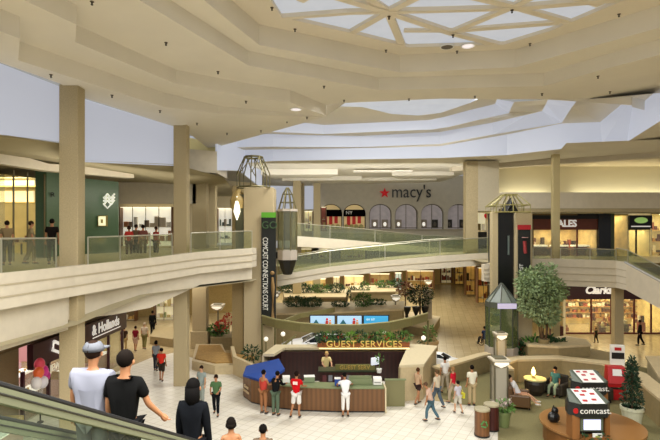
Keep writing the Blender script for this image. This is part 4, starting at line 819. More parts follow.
m = MB(); m.box(-3.0, 1.6, 27.95, 30, 0, .33); st(m, 'trim_21', TERR)
car('small white car with its dark wheel showing right of the beige ledge end', (6.35, 28.3, 0.01), -.5, .5)
# ---------------------------------------------------------------- curved band, screens
RB = thing('curved_parapet', 'long olive curved band on posts sweeping around behind the three screens', 'parapet', (0, 0, 0)); OLV = mat('olive_band', '#7d774c', .5, noise=.06)
ringp = [(262, 321, 28.4), (275, 325, 27.6), (300, 329, 26.8), (330, 331, 26.3), (360, 331, 26.3), (390, 328, 26.9), (412, 323, 28.2), (428, 318, 30)]
rp_ = [P(x, y+2.5, d) for x, y, d in ringp]
MB().wall([(p.x, p.y, p.z-.02, p.z+.4) for p in rp_], 0, 0, .12).build('band', OLV, RB); MB().tube([p+Vector((0, .05, .44)) for p in rp_], .05, 6).build('cap', mat('band_cap', '#9c9668', .4), RB)
bk = [P(277, 325, 27.6), P(300, 315, 31.5), P(335, 309, 33.5)]
MB().wall([(p.x, p.y, p.z-.2, p.z+.1) for p in bk], 0, 0, .12).build('band', OLV, RB)
for i in (0, 1, 5, 7): p = rp_[i]; MB().tube([(p.x, p.y+.05, 0), (p.x, p.y+.05, p.z)], .06, 6).build('post', mat('post_olive', '#6f6a44', .5), RB)
def screen(x, lab, kind):
    a = P(x, 321, 27.4); o = thing('video_screen', lab, 'screen', (a.x, a.y, a.z)); MB().box(-.72, .72, 0, .1, -.33, .33).build('frame', BLACK, o)
    MB().box(-.66, .66, -.02, .01, -.28, .28).build('display', mat('scr_'+kind, '#a9cdea' if kind != 'b' else '#3f9fd0', .3, emit=.75), o)
    if kind != 'b':
        mb = MB(); mb.prism([(-.55, -.03), (-.2, -.03), (-.38, -.03)], 0, 0) if False else mb.face([(-.6, -.03, -.26), (-.1, -.03, -.26), (-.35, -.03, .1)]); mb.build('picture_hill', mat('pic_teal', '#2f6f78', .4, emit=.3), o)
        mb = MB(); mb.tube([(.22, -.03, -.26), (.25, -.03, .02)], .09, 6); mb.ball((.25, -.03, .1), .07); mb.build('picture_figure', mat('pic_red', '#c23a30', .4, emit=.4), o)
        mb = MB(); mb.tube([(.42, -.03, -.26), (.42, -.03, -.05)], .08, 6); mb.ball((.42, -.03, .03), .06); mb.build('picture_figure', mat('pic_orange', '#d99a5a', .4, emit=.4), o)
    else: text('on air', .2, (-.3, -.03, .1), WM, o); MB().box(-.6, .6, -.03, -.02, -.28, -.12).build('picture_band', mat('pic_blue2', '#6cc3e6', .3, emit=.7), o)
    MB().box(-.05, .05, .1, .5, -.05, .05).build('bracket', DARK, o); MB().tube([(0, .45, .1), (0, .45, -a.z)], .05, 6).build('pole', DARK, o)
screen(322.5, 'left screen of three showing red and orange figures on pale blue', 'a'); screen(349.5, 'middle screen of three showing red and orange figures on pale blue', 'a'); screen(376, 'right screen of three, plain deep blue with faint white letters', 'b')
# stair rail under the left end of the band
o = thing('stair_railing', 'olive stair handrail slanting down behind the left end of the service ledge', 'railing', P2(277, 26.85)+(0,)); 
for dy in (0, .5): MB().tube([(-1.2, dy, .3), (1.0, dy, 2.0)], .04, 6).build('handrail', OLV, o)
for k in range(4): MB().tube([(-1.0+.6*k, 0, 0), (-1.0+.6*k, 0, .45+.47*k)], .03, 5).build('baluster', OLV, o)
# ---------------------------------------------------------------- terraces behind
def terrace(pts, z1, mm=TERR, z0=0, cop=True):
    m = MB(); m.prism(pts, z0, z1); st(m, 'terrace_wall', mm)
    if cop:
        cx = sum(p[0] for p in pts)/len(pts); cy = sum(p[1] for p in pts)/len(pts); m = MB(); m.prism([(cx+(p[0]-cx)*1.02, cy+(p[1]-cy)*1.03) for p in pts], z1, z1+.12); st(m, 'terrace_coping', TERRL)
terrace([P2(268, 33), P2(330, 33.5), P2(402, 35), P2(404, 39), P2(275, 38)], 2.15)
terrace([P2(285, 42), P2(345, 42), P2(348, 48), P2(283, 48)], 2.1)
terrace([P2(352, 42.5), P2(395, 43), P2(398, 48), P2(350, 48)], 2.45, mat('terrace_pale', '#b9ab86', .7, noise=.05))
terrace([P2(402, 38), P2(432, 36), P2(440, 41), P2(405, 44)], .6)
m = MB(); a = P2(428.5, 40); m.box(-.28, .28, 0, .6, 0, 3.0, at=a+(0,)); st(m, 'pillar', mat('pale_pillar', '#b4a58c', .7, noise=.08, nscale=10))
def bush(name, lab, x, y, d, r, n, leaf, cat='shrub', sz=.22, grp=None, pot=None, stem=True, kind='leaves', cc=None):
    a = P(x, y, d)
    if name == 'shrub': a.z = {45: 2.22, 44: 1.9, 46: 2.57, 36: 2.27, 37: 2.27, 33: .82, 33.5: .82, 27.5: .56}[d]
    o = thing(name, lab, cat, (a.x, a.y, a.z), group=grp)
    if name == 'shrub' and d > 34: r = (r[0], r[1], r[2]*.8); n = int(n*2.6); sz = .17
    MB().leaves((0, 0, r[2]), r, n, sz, droop=.1).build('foliage', leaf, o)
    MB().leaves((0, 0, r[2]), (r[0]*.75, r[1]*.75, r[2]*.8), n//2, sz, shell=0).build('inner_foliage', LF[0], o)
    if stem: MB().tube([(0, 0, -.1), (0.02, 0, r[2])], .04, 5).build('stem', mat('bark', '#5d4630', .8), o)
    return o
for i, (x, y, d, r, n, lf, lab) in enumerate((
    (288, 299, 45, (.9, .6, .45), 160, 0, 'dark leafy shrub at the left end of the far terrace under the bridge'),
    (303, 299, 45, (1.0, .6, .5), 180, 0, 'wide dark shrub second from left on the far terrace'),
    (320, 300, 45, (1.0, .6, .45), 180, 1, 'mid green shrub in the middle of the far terrace'),
    (336, 299, 45, (.8, .6, .5), 150, 0, 'dark shrub at the right end of the left far terrace'),
    (296, 303, 36, (.9, .5, .45), 170, 0, 'dark hedge clump at the left end of the near terrace'),
    (312, 303, 36, (.8, .5, .4), 150, 0, 'dark hedge clump second from left on the near terrace'),
    (353, 299, 44, (.6, .5, .6), 130, 0, 'dark bush between the two far terraces, left of the tall plant'),
    (397, 299, 46, (.6, .5, .5), 130, 0, 'dark bush at the right end of the pale far terrace'),
    (363, 312, 36, (.7, .5, .6), 150, 1, 'bright bushy plant on the near terrace just above the middle screen'),
    (364, 297, 44, (.5, .5, .9), 130, 1, 'tall narrow plant between the two far terraces'),
    (385, 293, 46, (1.0, .6, .4), 130, 1, 'low green shrub on the pale far terrace'),
    (376, 312, 37, (.8, .4, .25), 90, 0, 'low dark plant right of the bright bushy plant on the near terrace'),
    (340, 313, 36, (.6, .4, .25), 80, 0, 'low dark plant left of the bright bushy plant on the near terrace'),
    (218, 335, 33, (.6, .5, .35), 150, 1, 'green shrub with red flowers beside it between the lower left pillars'),
    (214, 338, 33.5, (.5, .5, .3), 90, 0, 'dark shrub close beside the lower left pillar base'),
    (252, 361, 27.5, (.45, .4, .4), 100, 0, 'spiky dark green plant at the foot of the granite tower'))):
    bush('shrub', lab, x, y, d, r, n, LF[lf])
for i, (x, y, d, c, lab) in enumerate(((221, 327, 33, '#c23b2a', 'large red flower clump at lower left, the nearer of the two'), (229, 320, 33.5, '#b8402f', 'smaller red flower clump up and right of the large one at lower left'))):
    a = P(x, y, d); o = thing('flower_clump', lab, 'flowers', (a.x, a.y, a.z-.3)); MB().leaves((0, 0, .35), (.42, .3, .38), 170, .14, wide=.9).build('blossoms', mat('bl_'+c, c, .6), o); MB().tube([(0, 0, -.6), (0, 0, .4)], .03, 5).build('stem', mat('stem', '#4c6b2c', .6), o)
a = P(405, 303, 41); o = thing('red_leaf_tree', 'small tree with rust red leaves left of the dark tree under the bridge', 'tree', (a.x, a.y, .6))
MB().leaves((0, 0, 2.4), (.7, .6, .55), 260, .2).build('foliage', mat('leaf_rust', '#6a2f22', .7), o); MB().tube([(0, 0, 0), (.05, 0, 1.2), (0, 0, 2.4)], .05, 6).build('trunk', mat('bark', '#5d4630', .8), o)
a = P(420, 303, 40); o = thing('dark_tree', 'dense dark green tree under the right part of the bridge', 'tree', (a.x, a.y, .6))
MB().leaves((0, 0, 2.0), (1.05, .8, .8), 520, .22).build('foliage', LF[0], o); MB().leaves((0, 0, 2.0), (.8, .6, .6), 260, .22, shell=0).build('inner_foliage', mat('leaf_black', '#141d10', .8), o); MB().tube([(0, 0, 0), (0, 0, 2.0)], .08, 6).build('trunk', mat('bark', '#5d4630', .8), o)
for k, (x, lab) in enumerate(((407, 'leftmost of three dark urns under the dark tree'), (416, 'middle one of three dark urns under the dark tree'), (425, 'rightmost of three dark urns under the dark tree'))):
    a = P2(x, 39.5); o = thing('urn', lab, 'urn', a+(.72,)); MB().lathe([(.2, 0), (.12, .15), (.1, .4), (.28, .8), (.3, 1.0)], n=12).build('vase', mat('urn_dark', '#15140f', .4), o); MB().lathe([(.33, 1.0), (.33, 1.05)], n=12).build('rim', DARK, o)
# tan round planter at right of the band
def pot(name, lab, x, yb, r0, r1, h, mm, cat='planter', d=None):
    d = d or F*CAMZ/(yb-HZ); X = (x-330)/F*d; o = thing(name, lab, cat, (X, d, 0.03)); MB().lathe([(r0, 0), (r1*.97, h*.8), (r1*1.06, h*.82), (r1*1.06, h), (r1*.95, h), (r1*.9, h*.9)], n=18).build('pot', mm, o, smooth=False); MB().lathe([(.01, h*.9), (r1*.93, h*.9)], n=18, cap=False).build('soil', mat('soil', '#3a2a1c', .9), o); return o
POTT = mat('pot_tan', '#a98d5e', .7, noise=.1)
o = pot('round_planter', 'tan round planter with a leafy green plant, right of the curved band', 430, 358, .45, .5, 1.0, POTT, d=30.5)
MB().leaves((0, 0, 1.3), (.35, .35, .7), 160, .18).build('foliage', LF[1], o)
o = pot('round_planter', 'squat tan round planter left of the one with the tall green plant', 421, 358, .35, .4, .9, POTT, d=29.3)
MB().leaves((0, 0, 1.0), (.3, .3, .2), 60, .14).build('foliage', LF[0], o)
# left curved planter bed
MULCH = mat('mulch', '#a8854a', .9, noise=.2, nscale=8)
m = MB(); m.prism([P2(192, 27.6), P2(215, 26.6), P2(240, 26.8), P2(258, 27.8), P2(256, 28.7), P2(226, 29.5), P2(222, 31.8), P2(196, 31.8)], 0, .5); st(m, 'planter_wall', TERRL)
m = MB(); m.prism([P2(195, 28.0), P2(215, 27.0), P2(239, 27.2), P2(255, 28.0), P2(254, 28.5), P2(225, 29.3), P2(220, 31.3), P2(199, 31.3)], .5, .56); st(m, 'planter_soil', MULCH)
colm('c', 200.5, 32.7, 1.35, 0, 1.1, nm='pillar_base'); colm('c', 238, 31, .75, 0, 10.5, m=mat('pier_stone', '#a48f63', .7, noise=.15, nscale=20))
m = MB(); m.prism([P2(211, 32.3), P2(236, 32.3), P2(236, 34.4), P2(211, 34.4)], 0, .8); st(m, 'planter_wall', TERR)
# ---------------------------------------------------------------- lamps
def chev_lamp(lab, x, d, zt, wd=.5, grp=None, z0=0.0, style='box'):
    X = (x-330)/F*d; o = thing('pillar_lamp', lab, 'lamp', (X, d, z0), group=grp); h = zt-z0
    if style == 'box':
        MB().box(-wd/2, wd/2, -wd/2, wd/2, 0, .15).build('base', mat('lamp_grey', '#8d887c', .4), o)
        mb = MB(); mb.box(-wd*.4, wd*.4, -wd*.4, wd*.4, .15, h-.45); mb.build('frosted_shaft', mat('lamp_shaft', '#b5ae9c', .25), o)
        for sx in (-1, 1):
            for sy in (-1, 1): MB().box(-.03, .03, -.03, .03, .1, h-.4, at=(sx*wd*.45, sy*wd*.45, 0)).build('corner_bar', mat('lamp_bar', '#7f7a66', .3, metal=.4), o)
    else: MB().tube([(0, 0, 0), (0, 0, h-.4)], .06, 8).build('shaft', mat('lamp_bar', '#7f7a66', .3, metal=.4), o)
    MB().prism([(-wd*.35, -wd*.35), (wd*.35, -wd*.35), (wd*.35, wd*.35), (-wd*.35, wd*.35)], h-.48, h-.12, [(-wd*.62, -wd*.62), (wd*.62, -wd*.62), (wd*.62, wd*.62), (-wd*.62, wd*.62)]).build('lamp_head', mat('lamp_head', '#a49c88', .3), o)
    mb = MB(); mb.face([(-wd*.5, -wd*.63, h-.16), (wd*.5, -wd*.63, h-.16), (wd*.5, -wd*.6, h-.26), (0, -wd*.5, h-.42), (-wd*.5, -wd*.6, h-.26)]); mb.build('lit_chevron', mat('chev_glow', '#fff6e2', .4, emit=.8), o)
    MB().box(-wd*.62, wd*.62, -wd*.62, wd*.62, h-.12, h-.06).build('lit_rim', mat('rim_glow', '#cfc6b2', .4, emit=.2), o); MB().box(-wd*.4, wd*.4, -wd*.4, wd*.4, h-.06, h).build('cap', mat('lamp_bar', '#7f7a66', .3, metal=.4), o); return o
chev_lamp('tall square pillar lamp with glowing chevron, nearest one between the walkers and the armchair', 499, 22.0, 2.1, .62)
chev_lamp('shorter pillar lamp with glowing chevron right behind the tall square one', 500, 26.1, 2.42, .5)
chev_lamp('slim lamp with glowing cup head beside the dark tree, in front of the far terrace', 395.5, 37, 3.0, .55, z0=0, style='p')
chev_lamp('slim lamp with glowing cup head far down the hall near the bridge end', 428, 50, 2.9, .55, style='p')
chev_lamp('slim lamp with white cup head between the lower left pillars', 218, 36, 2.5, .7, style='p')
chev_lamp('white boxy lamp just right of the hanging banner foot', 274.5, 34, 3.6, .6, style='p')
for k, (x, y, d, lab) in enumerate(((423.5, 338, 27, 'small round glowing bulb on a short post at the right end of the planter'), (384, 331, 28, 'small round bulb light under the right part of the curved band'), (266, 339, 28, 'small round bulb light beside the granite tower foot'), (283, 334, 28, 'small round bulb light under the left end of the curved band'))):
    a = P(x, y, d); o = thing('globe_lamp', lab, 'lamp', (a.x, a.y, 0)); MB().ball((0, 0, a.z), .13).build('globe', mat('globe_glow', '#fff8e6', .4, emit=.8), o, smooth=True); MB().tube([(0, 0, 0), (0, 0, a.z-.1)], .035, 6).build('post', OLV, o)
# ---------------------------------------------------------------- RIGHT LOUNGE
m = MB(); SWp = [(8.7, 23.6), (8.75, 24.6), (9.5, 25.3), (11.8, 25.5), (13.4, 24.6), (13.7, 22.9), (13.0, 20.4), (12.4, 18), (12.2, 15)]
m.wall(SWp, 0, 1.05, .35); st(m, 'terrace_wall', TERR); m = MB(); m.wall([(p[0]*.998, p[1]-.03) for p in SWp], 1.05, 1.15, .75); st(m, 'terrace_coping', TERRL)
terrace([(8.9, 25.6), (9.6, 26), (13.6, 26), (14.6, 25), (15.4, 27.5), (14.2, 29.4), (12, 28.4), (10.5, 28.4), (10.5, 26.4), (9.0, 26.3)], 1.0, cop=False)
terrace([(10.55, 26.6), (12, 26.25), (13.9, 26.7), (14.3, 28.0), (13.6, 28.9), (12, 28.2), (10.6, 28.2)], 1.5, z0=1.0)
m = MB(); m.wall([(5.4, 24.3), (8.3, 26.9), (8.9, 27.3)], 0, .9, .4); st(m, 'terrace_wall', TERR); m = MB(); m.wall([(5.38, 24.25), (8.3, 26.85), (8.95, 27.25)], .9, 1.0, .5); st(m, 'terrace_coping', TERRL)
terrace([(13.9, 15), (14.1, 18), (14.6, 22), (16.5, 26), (20, 26), (19, 15)], 1.0, mat('terrace_grey', '#a89a78', .6, noise=.06))
for x, y, d, r, n, lf, lab in ((524, 349, 27.4, (.5, .45, .3), 90, 0, 'low dark plant at the left of the raised planter'), (534, 351, 27.4, (.55, .5, .45), 170, 1, 'full green fern in the left half of the raised planter'), (547, 351, 27.4, (.55, .5, .5), 170, 0, 'dark leafy fern in the middle of the raised planter'), (559, 352, 27.4, (.5, .5, .4), 160, 0, 'dark fern at the right of the raised planter')):
    bush('fern', lab, x, 354.0, d, r, n, LF[lf], cat='fern', sz=.3, stem=False)
for x, y, d, lab in ((522, 348, 27.6, 'small red flower patch at the left front of the raised planter'), (564, 357, 26.9, 'red flower patch at the right front of the raised planter')):
    a = P(x, y, d); o = thing('flower_patch', lab, 'flowers', (a.x, a.y, a.z)); MB().leaves((0, 0, .12), (.4, .25, .15), 90, .12, wide=.9).build('blossoms', mat('bl_red', '#b03a3a', .6), o); MB().leaves((0, 0, .05), (.4, .3, .12), 60, .14).build('leaves', LF[0], o)
# tall airy tree by the right tower
T = thing('potted_tree', 'tall airy green tree standing before the right tower and the amber shoe shop', 'tree', P2(543.5, 26.95)+(.35,))
MB().lathe([(.22, 1.1), (.3, 1.45), (.3, 1.5)], n=14).build('root_collar', TERR, T)
rt = random.Random(5); BK = mat('bark', '#5d4630', .8)
for k in range(5):
    a = 2*PI*k/5; MB().tube([(.1*math.cos(a), .1*math.sin(a), 1.2), (.25*math.cos(a), .25*math.sin(a), 2.3), (.75*math.cos(a+.3), .6*math.sin(a+.3), 4.0)], [.045, .035, .02], 6).build('branch', BK, T)
for k in range(16):
    a = 2*PI*k*.382; rr = (.15+.75*((k*7) % 5)/4); zc = 2.8+2.25*((k*5) % 16)/16; rr *= (1.45-.6*abs(zc-4.1))
    MB().leaves((rr*math.cos(a), rr*.8*math.sin(a), zc), (.68, .62, .66), 420, .2, rg=rt, shell=0, droop=.3).build('foliage', [mat('leaf_gray', '#7d9163', .7), mat('leaf_sage', '#8a9a6c', .7), mat('leaf_olive', '#66784a', .7)][k % 3], T)
o = thing('red_stand', 'dark red boxy stand in front of the amber shoe shop, right of the tree', 'stand', P2(558, 33)+(0,)); MB().box(-.3, .3, 0, .5, 0, .7).build('base', DARK, o); MB().box(-.34, .34, -.05, .55, .7, 1.4).build('cabinet', mat('stand_red', '#4c1f1a', .5), o)
# side lounge furniture
def armchair(lab, x, y, rz, c='#5a4024'):
    o = thing('armchair', lab, 'armchair', (x, y, .03), rz); mm = mat('leather_'+c, c, .5)
    MB().box(-.42, .42, -.4, .4, .1, .42).build('seat', mm, o, bevel=.05); MB().box(-.42, .42, -.5, -.3, .1, .9).build('backrest', mm, o, bevel=.06)
    for s_ in (-1, 1): MB().box(s_*.46-.1, s_*.46+.1, -.48, .4, .1, .62).build('armrest', mm, o, bevel=.06)
    for sx in (-1, 1):
        for sy in (-1, 1): MB().box(-.03, .03, -.03, .03, 0, .12, at=(sx*.4, sy*.36, 0)).build('leg', DARK, o)
    return o
armchair('brown leather armchair holding the reclining visitor beside the pillar lamp', 8.25, 21.7, -1.9+PI/2*0)
armchair('dark armchair under the teal-shirted seated visitor', 10.5, 23.3, PI*.7, '#2a241c')
armchair('dark armchair in front of the red dispenser under the visitor in a dark tank top', 12.0, 22.5, PI, '#332a20')
o = thing('round_table', 'dark round barrel table with a lit candle lamp by the lounge wall', 'table', (9.55, 23.3, .03))
MB().lathe([(.3, 0), (.45, .25), (.47, .55), (.42, .7)], n=20).build('barrel', mat('barrel_dark', '#2a2016', .5), o); MB().lathe([(.5, .7), (.5, .76)], n=20).build('tabletop', mat('table_cream', '#c9bf84', .4), o)
o = thing('candle_lamp', 'glowing candle-shaped lamp on the round barrel table', 'lamp', (9.5, 23.35, .79)); MB().lathe([(.1, 0), (.06, .06), (.04, .1)], n=10).build('base', BRASS, o); MB().lathe([(.03, .1), (.1, .2), (.08, .35), (.01, .5)], n=12).build('flame_glass', mat('flame', '#ffe9a8', .4, emit=7, ecol='#ffd77a'), o, smooth=True)
l = bpy.data.lights.new('candle_light', 'POINT'); l.energy = 60; l.color = (1, .62, .22); l.shadow_soft_size = .1; lo = bpy.data.objects.new('candle_light', l); lo.location = (9.5, 23.5, 1.45); C.objects.link(lo)
# information kiosks on a round wooden base
KW = wood('kiosk_wood', '#8a5a2e', .8, .2)
o = thing('round_kiosk_base', 'low round wooden counter carrying the two black-topped kiosks', 'counter', (9.35, 17.9, .03))
MB().lathe([(1.6, 0), (1.6, .62)], n=40).build('drum', KW, o); MB().lathe([(1.72, .62), (1.72, .7)], n=40).build('top', mat('kiosk_top', '#94683a', .35), o)
for k in range(3):
    a_ = -PI/2-.75+.5*k; q = MB().box(-.3, .3, -.02, .02, .12, .5, rz=a_+PI/2, at=(1.6*math.cos(a_), 1.6*math.sin(a_), 0)).build('lit_niche', mat('niche_glow', '#c9a54a', .5, emit=.5), o)
    MB().box(-.15, .1, -.05, .02, .15, .38, rz=a_+PI/2, at=(1.6*math.cos(a_), 1.6*math.sin(a_), 0)).build('leaflet', mat('leafl_dark', '#2c2618', .6), o)
def kiosk(lab, x, y, zt, scr):
    o = thing('info_kiosk', lab, 'kiosk', (x, y, .73)); h = zt-.73; r = .62
    for s_ in (-1, 1):
        MB().prism([(s_*.62, -.25), (s_*.42, -.34), (s_*.42, .3), (s_*.6, .22)], 0, h-.4).build('wood_pillar', KW, o)
    MB().box(-.42, .42, -.1, .25, 0, h-.4).build('core', BLACK, o)
    MB().prism([(-.7, -.1), (-.45, -.42), (.45, -.42), (.7, -.1), (.6, .3), (-.6, .3)], h-.42, h).build('header', mat('header_black', '#15181a', .35), o)
    mb = MB(); mb.face([(-.66, -.12, h+.01), (-.43, -.4, h+.01), (.43, -.4, h+.01), (.66, -.12, h+.01), (.5, .4, h+.28), (-.5, .4, h+.28)]); mb.face([(-.66, -.12, h), (-.5, .4, h), (.5, .4, h), (.66, -.12, h)]); mb.face([(-.66, -.12, h), (-.5, .4, h), (-.5, .4, h+.28)]); mb.face([(.66, -.12, h), (.5, .4, h), (.5, .4, h+.28)]); mb.face([(-.5, .4, h), (.5, .4, h), (.5, .4, h+.28), (-.5, .4, h+.28)]); mb.build('slanted_top', mat('top_grey', '#596157', .5), o)
    Mx = Matrix(((1, 0, 0), (0, .957, .29), (0, -.29, .957)))
    def onplate(u, v, e=.012): return (u, -.38+v*.93, h+.012+v*.336+e)
    mb = MB(); mb.face([onplate(-.36, .0), onplate(.4, .0), onplate(.36, .78), onplate(-.4, .78)]); mb.build('top_card', mat('card_white', '#e9e9e6', .5), o)
    for u, v in ((-.2, .15), (.12, .2), (-.15, .45), (.2, .5), (.0, .65), (-.26, .66)):
        mb = MB(); mb.face([onplate(u-.08, v-.05, .02), onplate(u+.08, v-.05, .02), onplate(u+.08, v+.05, .02), onplate(u-.08, v+.05, .02)]); mb.build('card_mark', mat('mark_red', '#b3343a', .5), o)
    text('comcast.', .27, (.05, -.44, h-.2), WHITE, o, ext=.006, sx=1.08); rmk = MB().lathe([(.09, -.01), (.09, .01)], n=12).build('round_mark', RED, o)
    rmk.rotation_euler = (PI/2, 0, 0); rmk.location = (-.56, -.36, h-.22)
    MB().box(-.38, .38, -.3, -.1, h-.92, h-.46).build('monitor', mat('mon_grey', '#59604e', .4), o, bevel=.02)
    MB().box(-.28, .28, -.32, -.3, h-.86, h-.52).build('display', mat('kiosk_scr_%d' % scr, '#c9cdf2' if scr else '#22262b', .3, emit=.9 if scr else 0), o)
    MB().box(-.02, .28, -.4, -.36, h-1.25, h-.95).build('notice', mat('notice_white', '#e5e6df', .5), o); MB().box(.06, .2, -.41, -.4, h-1.18, h-1.02).build('notice_print', mat('notice_olive', '#8f9a4a', .5), o)
    MB().box(-.42, .42, -.42, -.05, 0, .12).build('shelf', KW, o)
    for s_ in (-1, 1): MB().leaves((s_*.3, -.5, .12), (.16, .12, .14), 40, .12).build('foliage', LF[0], o)
    return o
kiosk('nearest information kiosk with lit screen and white lettering on its black header', 8.62, 16.75, 1.92, 1)
kiosk('rear information kiosk with a dark screen, partly hidden by the nearest kiosk', 9.75, 18.9, 1.98, 0)
for k, (x, y, lab) in enumerate(((8.05, 18.0, 'black plush bag slumped on the round wooden counter left of the kiosks'), (8.35, 17.2, 'green and red leaflet stack on the round wooden counter'))):
    o = thing('counter_item', lab, 'bag' if k == 0 else 'leaflets', (x, y, .73))
    if k == 0: MB().ball((0, 0, .18), .22, .18, .2).build('bag', BLACK, o); MB().ball((.05, 0, .42), .12).build('bundle', BLACK, o); MB().tube([(-.1, 0, .3), (0, 0, .6), (.1, 0, .3)], .02, 5).build('handle', BLACK, o)
    else: MB().box(-.12, .12, -.1, .1, 0, .3).build('stack', mat('stack_green', '#4b6b52', .6), o); MB().box(-.1, .14, -.12, .08, .3, .42, rz=.2).build('top_leaflet', RED, o)
# red dispenser and white totem
o = thing('red_dispenser', 'red box dispenser with a white slip on its sloping front, beside the cone tree', 'dispenser', (12.98, 22.7, .03), -.2)
MB().box(-.38, .38, -.25, .3, 0, .75).build('lower_cabinet', RED, o, bevel=.03); MB().prism([(-.4, -.3), (.4, -.3), (.4, .32), (-.4, .32)], .75, 1.45, [(-.36, -.05), (.36, -.05), (.36, .32), (-.36, .32)]).build('upper_cabinet', RED, o)
mb = MB(); mb.face([(-.2, -.2, 1.08), (.2, -.2, 1.08), (.18, -.12, 1.36), (-.18, -.12, 1.36)]); mb.build('slip', WHITE, o); MB().box(-.3, .3, -.28, -.24, .5, .58).build('slot', DARK, o)
o = thing('white_totem', 'white and black poster totem standing behind the red dispenser', 'totem', (13.9, 24.2, .03), -.2)
MB().box(-.3, .3, -.1, .1, 0, 2.1).build('panel', WHITE, o); MB().box(-.28, .28, -.12, -.1, 1.45, 1.75).build('black_band', BLACK, o); MB().box(-.15, .15, -.12, -.1, 1.85, 2.0).build('red_mark', RED, o); MB().box(-.4, .4, -.2, .2, 0, .08).build('foot', DARK, o)
# pots and bins
o = pot('potted_cone_tree', 'cone-shaped dark green tree in a big ribbed white pot at lower right', 632, 426, .3, .4, .75, mat('pot_white', '#c9c8ac', .5, noise=.05)); mb = MB()
for k in range(9): zz = .75+.2*k; mb.leaves((.03*math.sin(k*2), 0, zz+.1), (.42*(1-k/11), .42*(1-k/11), .2), 130, .14, shell=.1)
mb.build('foliage', mat('leaf_deep', '#1f3a22', .6), o); MB().tube([(0, 0, .6), (0, 0, 2.4)], .03, 6).build('trunk', BK, o)
o = pot('potted_plant', 'bushy light green plant in a green pot beside the dark red bin', 503.5, 427, .2, .27, .6, mat('pot_green', '#6f7a4c', .5)); MB().leaves((0, 0, .78), (.38, .36, .22), 160, .16).build('foliage', LF[1], o); MB().leaves((0, 0, .95), (.35, .3, .1), 50, .12, wide=.8).build('blossoms', mat('bl_pale', '#b9a7a0', .7), o)
def bin_(lab, x, yb, c, h, em):
    d = F*CAMZ/(yb-HZ); o = thing('litter_bin', lab, 'bin', ((x-330)/F*d, d, .03)); MB().lathe([(.27, 0), (.27, h-.08)], n=24).build('drum', wood('bin_'+c, c, 2.5, .3), o)
    MB().lathe([(.29, h-.08), (.29, h-.02), (.2, h), (.1, h-.02)], n=24).build('lid', mat('bin_lid', '#a9a083', .4), o); MB().lathe([(.285, 0), (.285, .05)], n=24).build('foot_ring', DARK, o)
    if em:
        mb = MB()
        for k in range(3): a = PI/2+2*PI*k/3; mb.tube([(.13*math.cos(a), -.28, .5+.13*math.sin(a)), (.13*math.cos(a+1.6), -.285, .5+.13*math.sin(a+1.6))], .025, 5)
        for k in range(6): a = 2*PI*k/6; mb.tube([(.07*math.cos(a), -.285, .5+.07*math.sin(a)), (.12*math.cos(a), -.28, .5+.12*math.sin(a))], .018, 4)
        mb.build('emblem', mat('emblem_green', '#4f8a4a', .5), o)
bin_('brown wooden litter bin with a green recycling emblem at the carpet edge', 482, 436, '#7a4f2b', 1.02, True); bin_('dark red litter bin behind the brown one with the green emblem', 491.5, 430, '#4a1d18', 1.0, False)

# ---------------------------------------------------------------- ESCALATOR (handrails run down and away from the viewer)
U = Vector((.158, 1, -.536))
def ep(off, h, t): return Vector((off+.158*t, t, CAMZ+h-.536*t))
H1 = .80
ES = thing('escalator', 'descending escalator at lower left with black handrails and green side panels', 'escalator', (0, 0, 0))
HB = mat('handrail_black', '#0b0b0c', .6); PG = mat('escalator_panel', '#6f725a', .5)
for off, nm in ((-2.79, 'near'), (-3.89, 'far')):
    for t0, t1 in ((2.6, 14.0),):
        mb = MB(); mb.tube([ep(off, H1, t0), ep(off, H1, t1), ep(off, H1, t1)+Vector((.03, .25, -.3))], .024, 8); mb.build('handrail', HB, ES)
        mb = MB(); A = [ep(off, H1-.02, t0), ep(off, H1-.02, t1)]; B = [ep(off, H1-.13, t0), ep(off, H1-.13, t1)]
        for dx in (-.03, .03): mb.strip([a+Vector((dx, 0, 0)) for a in A], [b+Vector((dx, 0, 0)) for b in B])
        mb.strip([a+Vector((-.03, 0, 0)) for a in B], [a+Vector((.03, 0, 0)) for a in B]); mb.build('rail_panel', PG, ES)
        mb = MB(); mb.tube([ep(off, H1-.07, t0)+Vector((.034, 0, 0)), ep(off, H1-.07, t1)+Vector((.034, 0, 0))], .008, 4); mb.build('seam', DARK, ES)
        mb = MB(); mb.strip([ep(off, H1-.13, t0), ep(off, H1-.13, t1)], [ep(off, .12, t0), ep(off, .12, t1)]); mb.build('glass_panel', glass('esc_glass', '#d3dfce', .96, .04), ES)
        mb = MB()
        for dx in (-.12, .12): mb.strip([ep(off+dx, .12, t0), ep(off+dx, .12, t1)], [ep(off+dx, -.5, t0), ep(off+dx, -.5, t1)])
        mb.strip([ep(off-.12, .12, t0), ep(off-.12, .12, t1)], [ep(off+.12, .12, t0), ep(off+.12, .12, t1)]); mb.strip([ep(off-.12, -.5, t0), ep(off-.12, -.5, t1)], [ep(off+.12, -.5, t0), ep(off+.12, -.5, t1)]); mb.build('skirt', PG, ES)
for k in range(28):
    t = 2.8+.4*k; z = CAMZ-.536*(t+.2)-.08; a = ep(-3.77, 0, t); MB().box(0, .86, 0, .42, z-.22, z, at=(a.x, t, 0)).build('step', mat('step_metal', '#55554e', .4, metal=.5), ES)
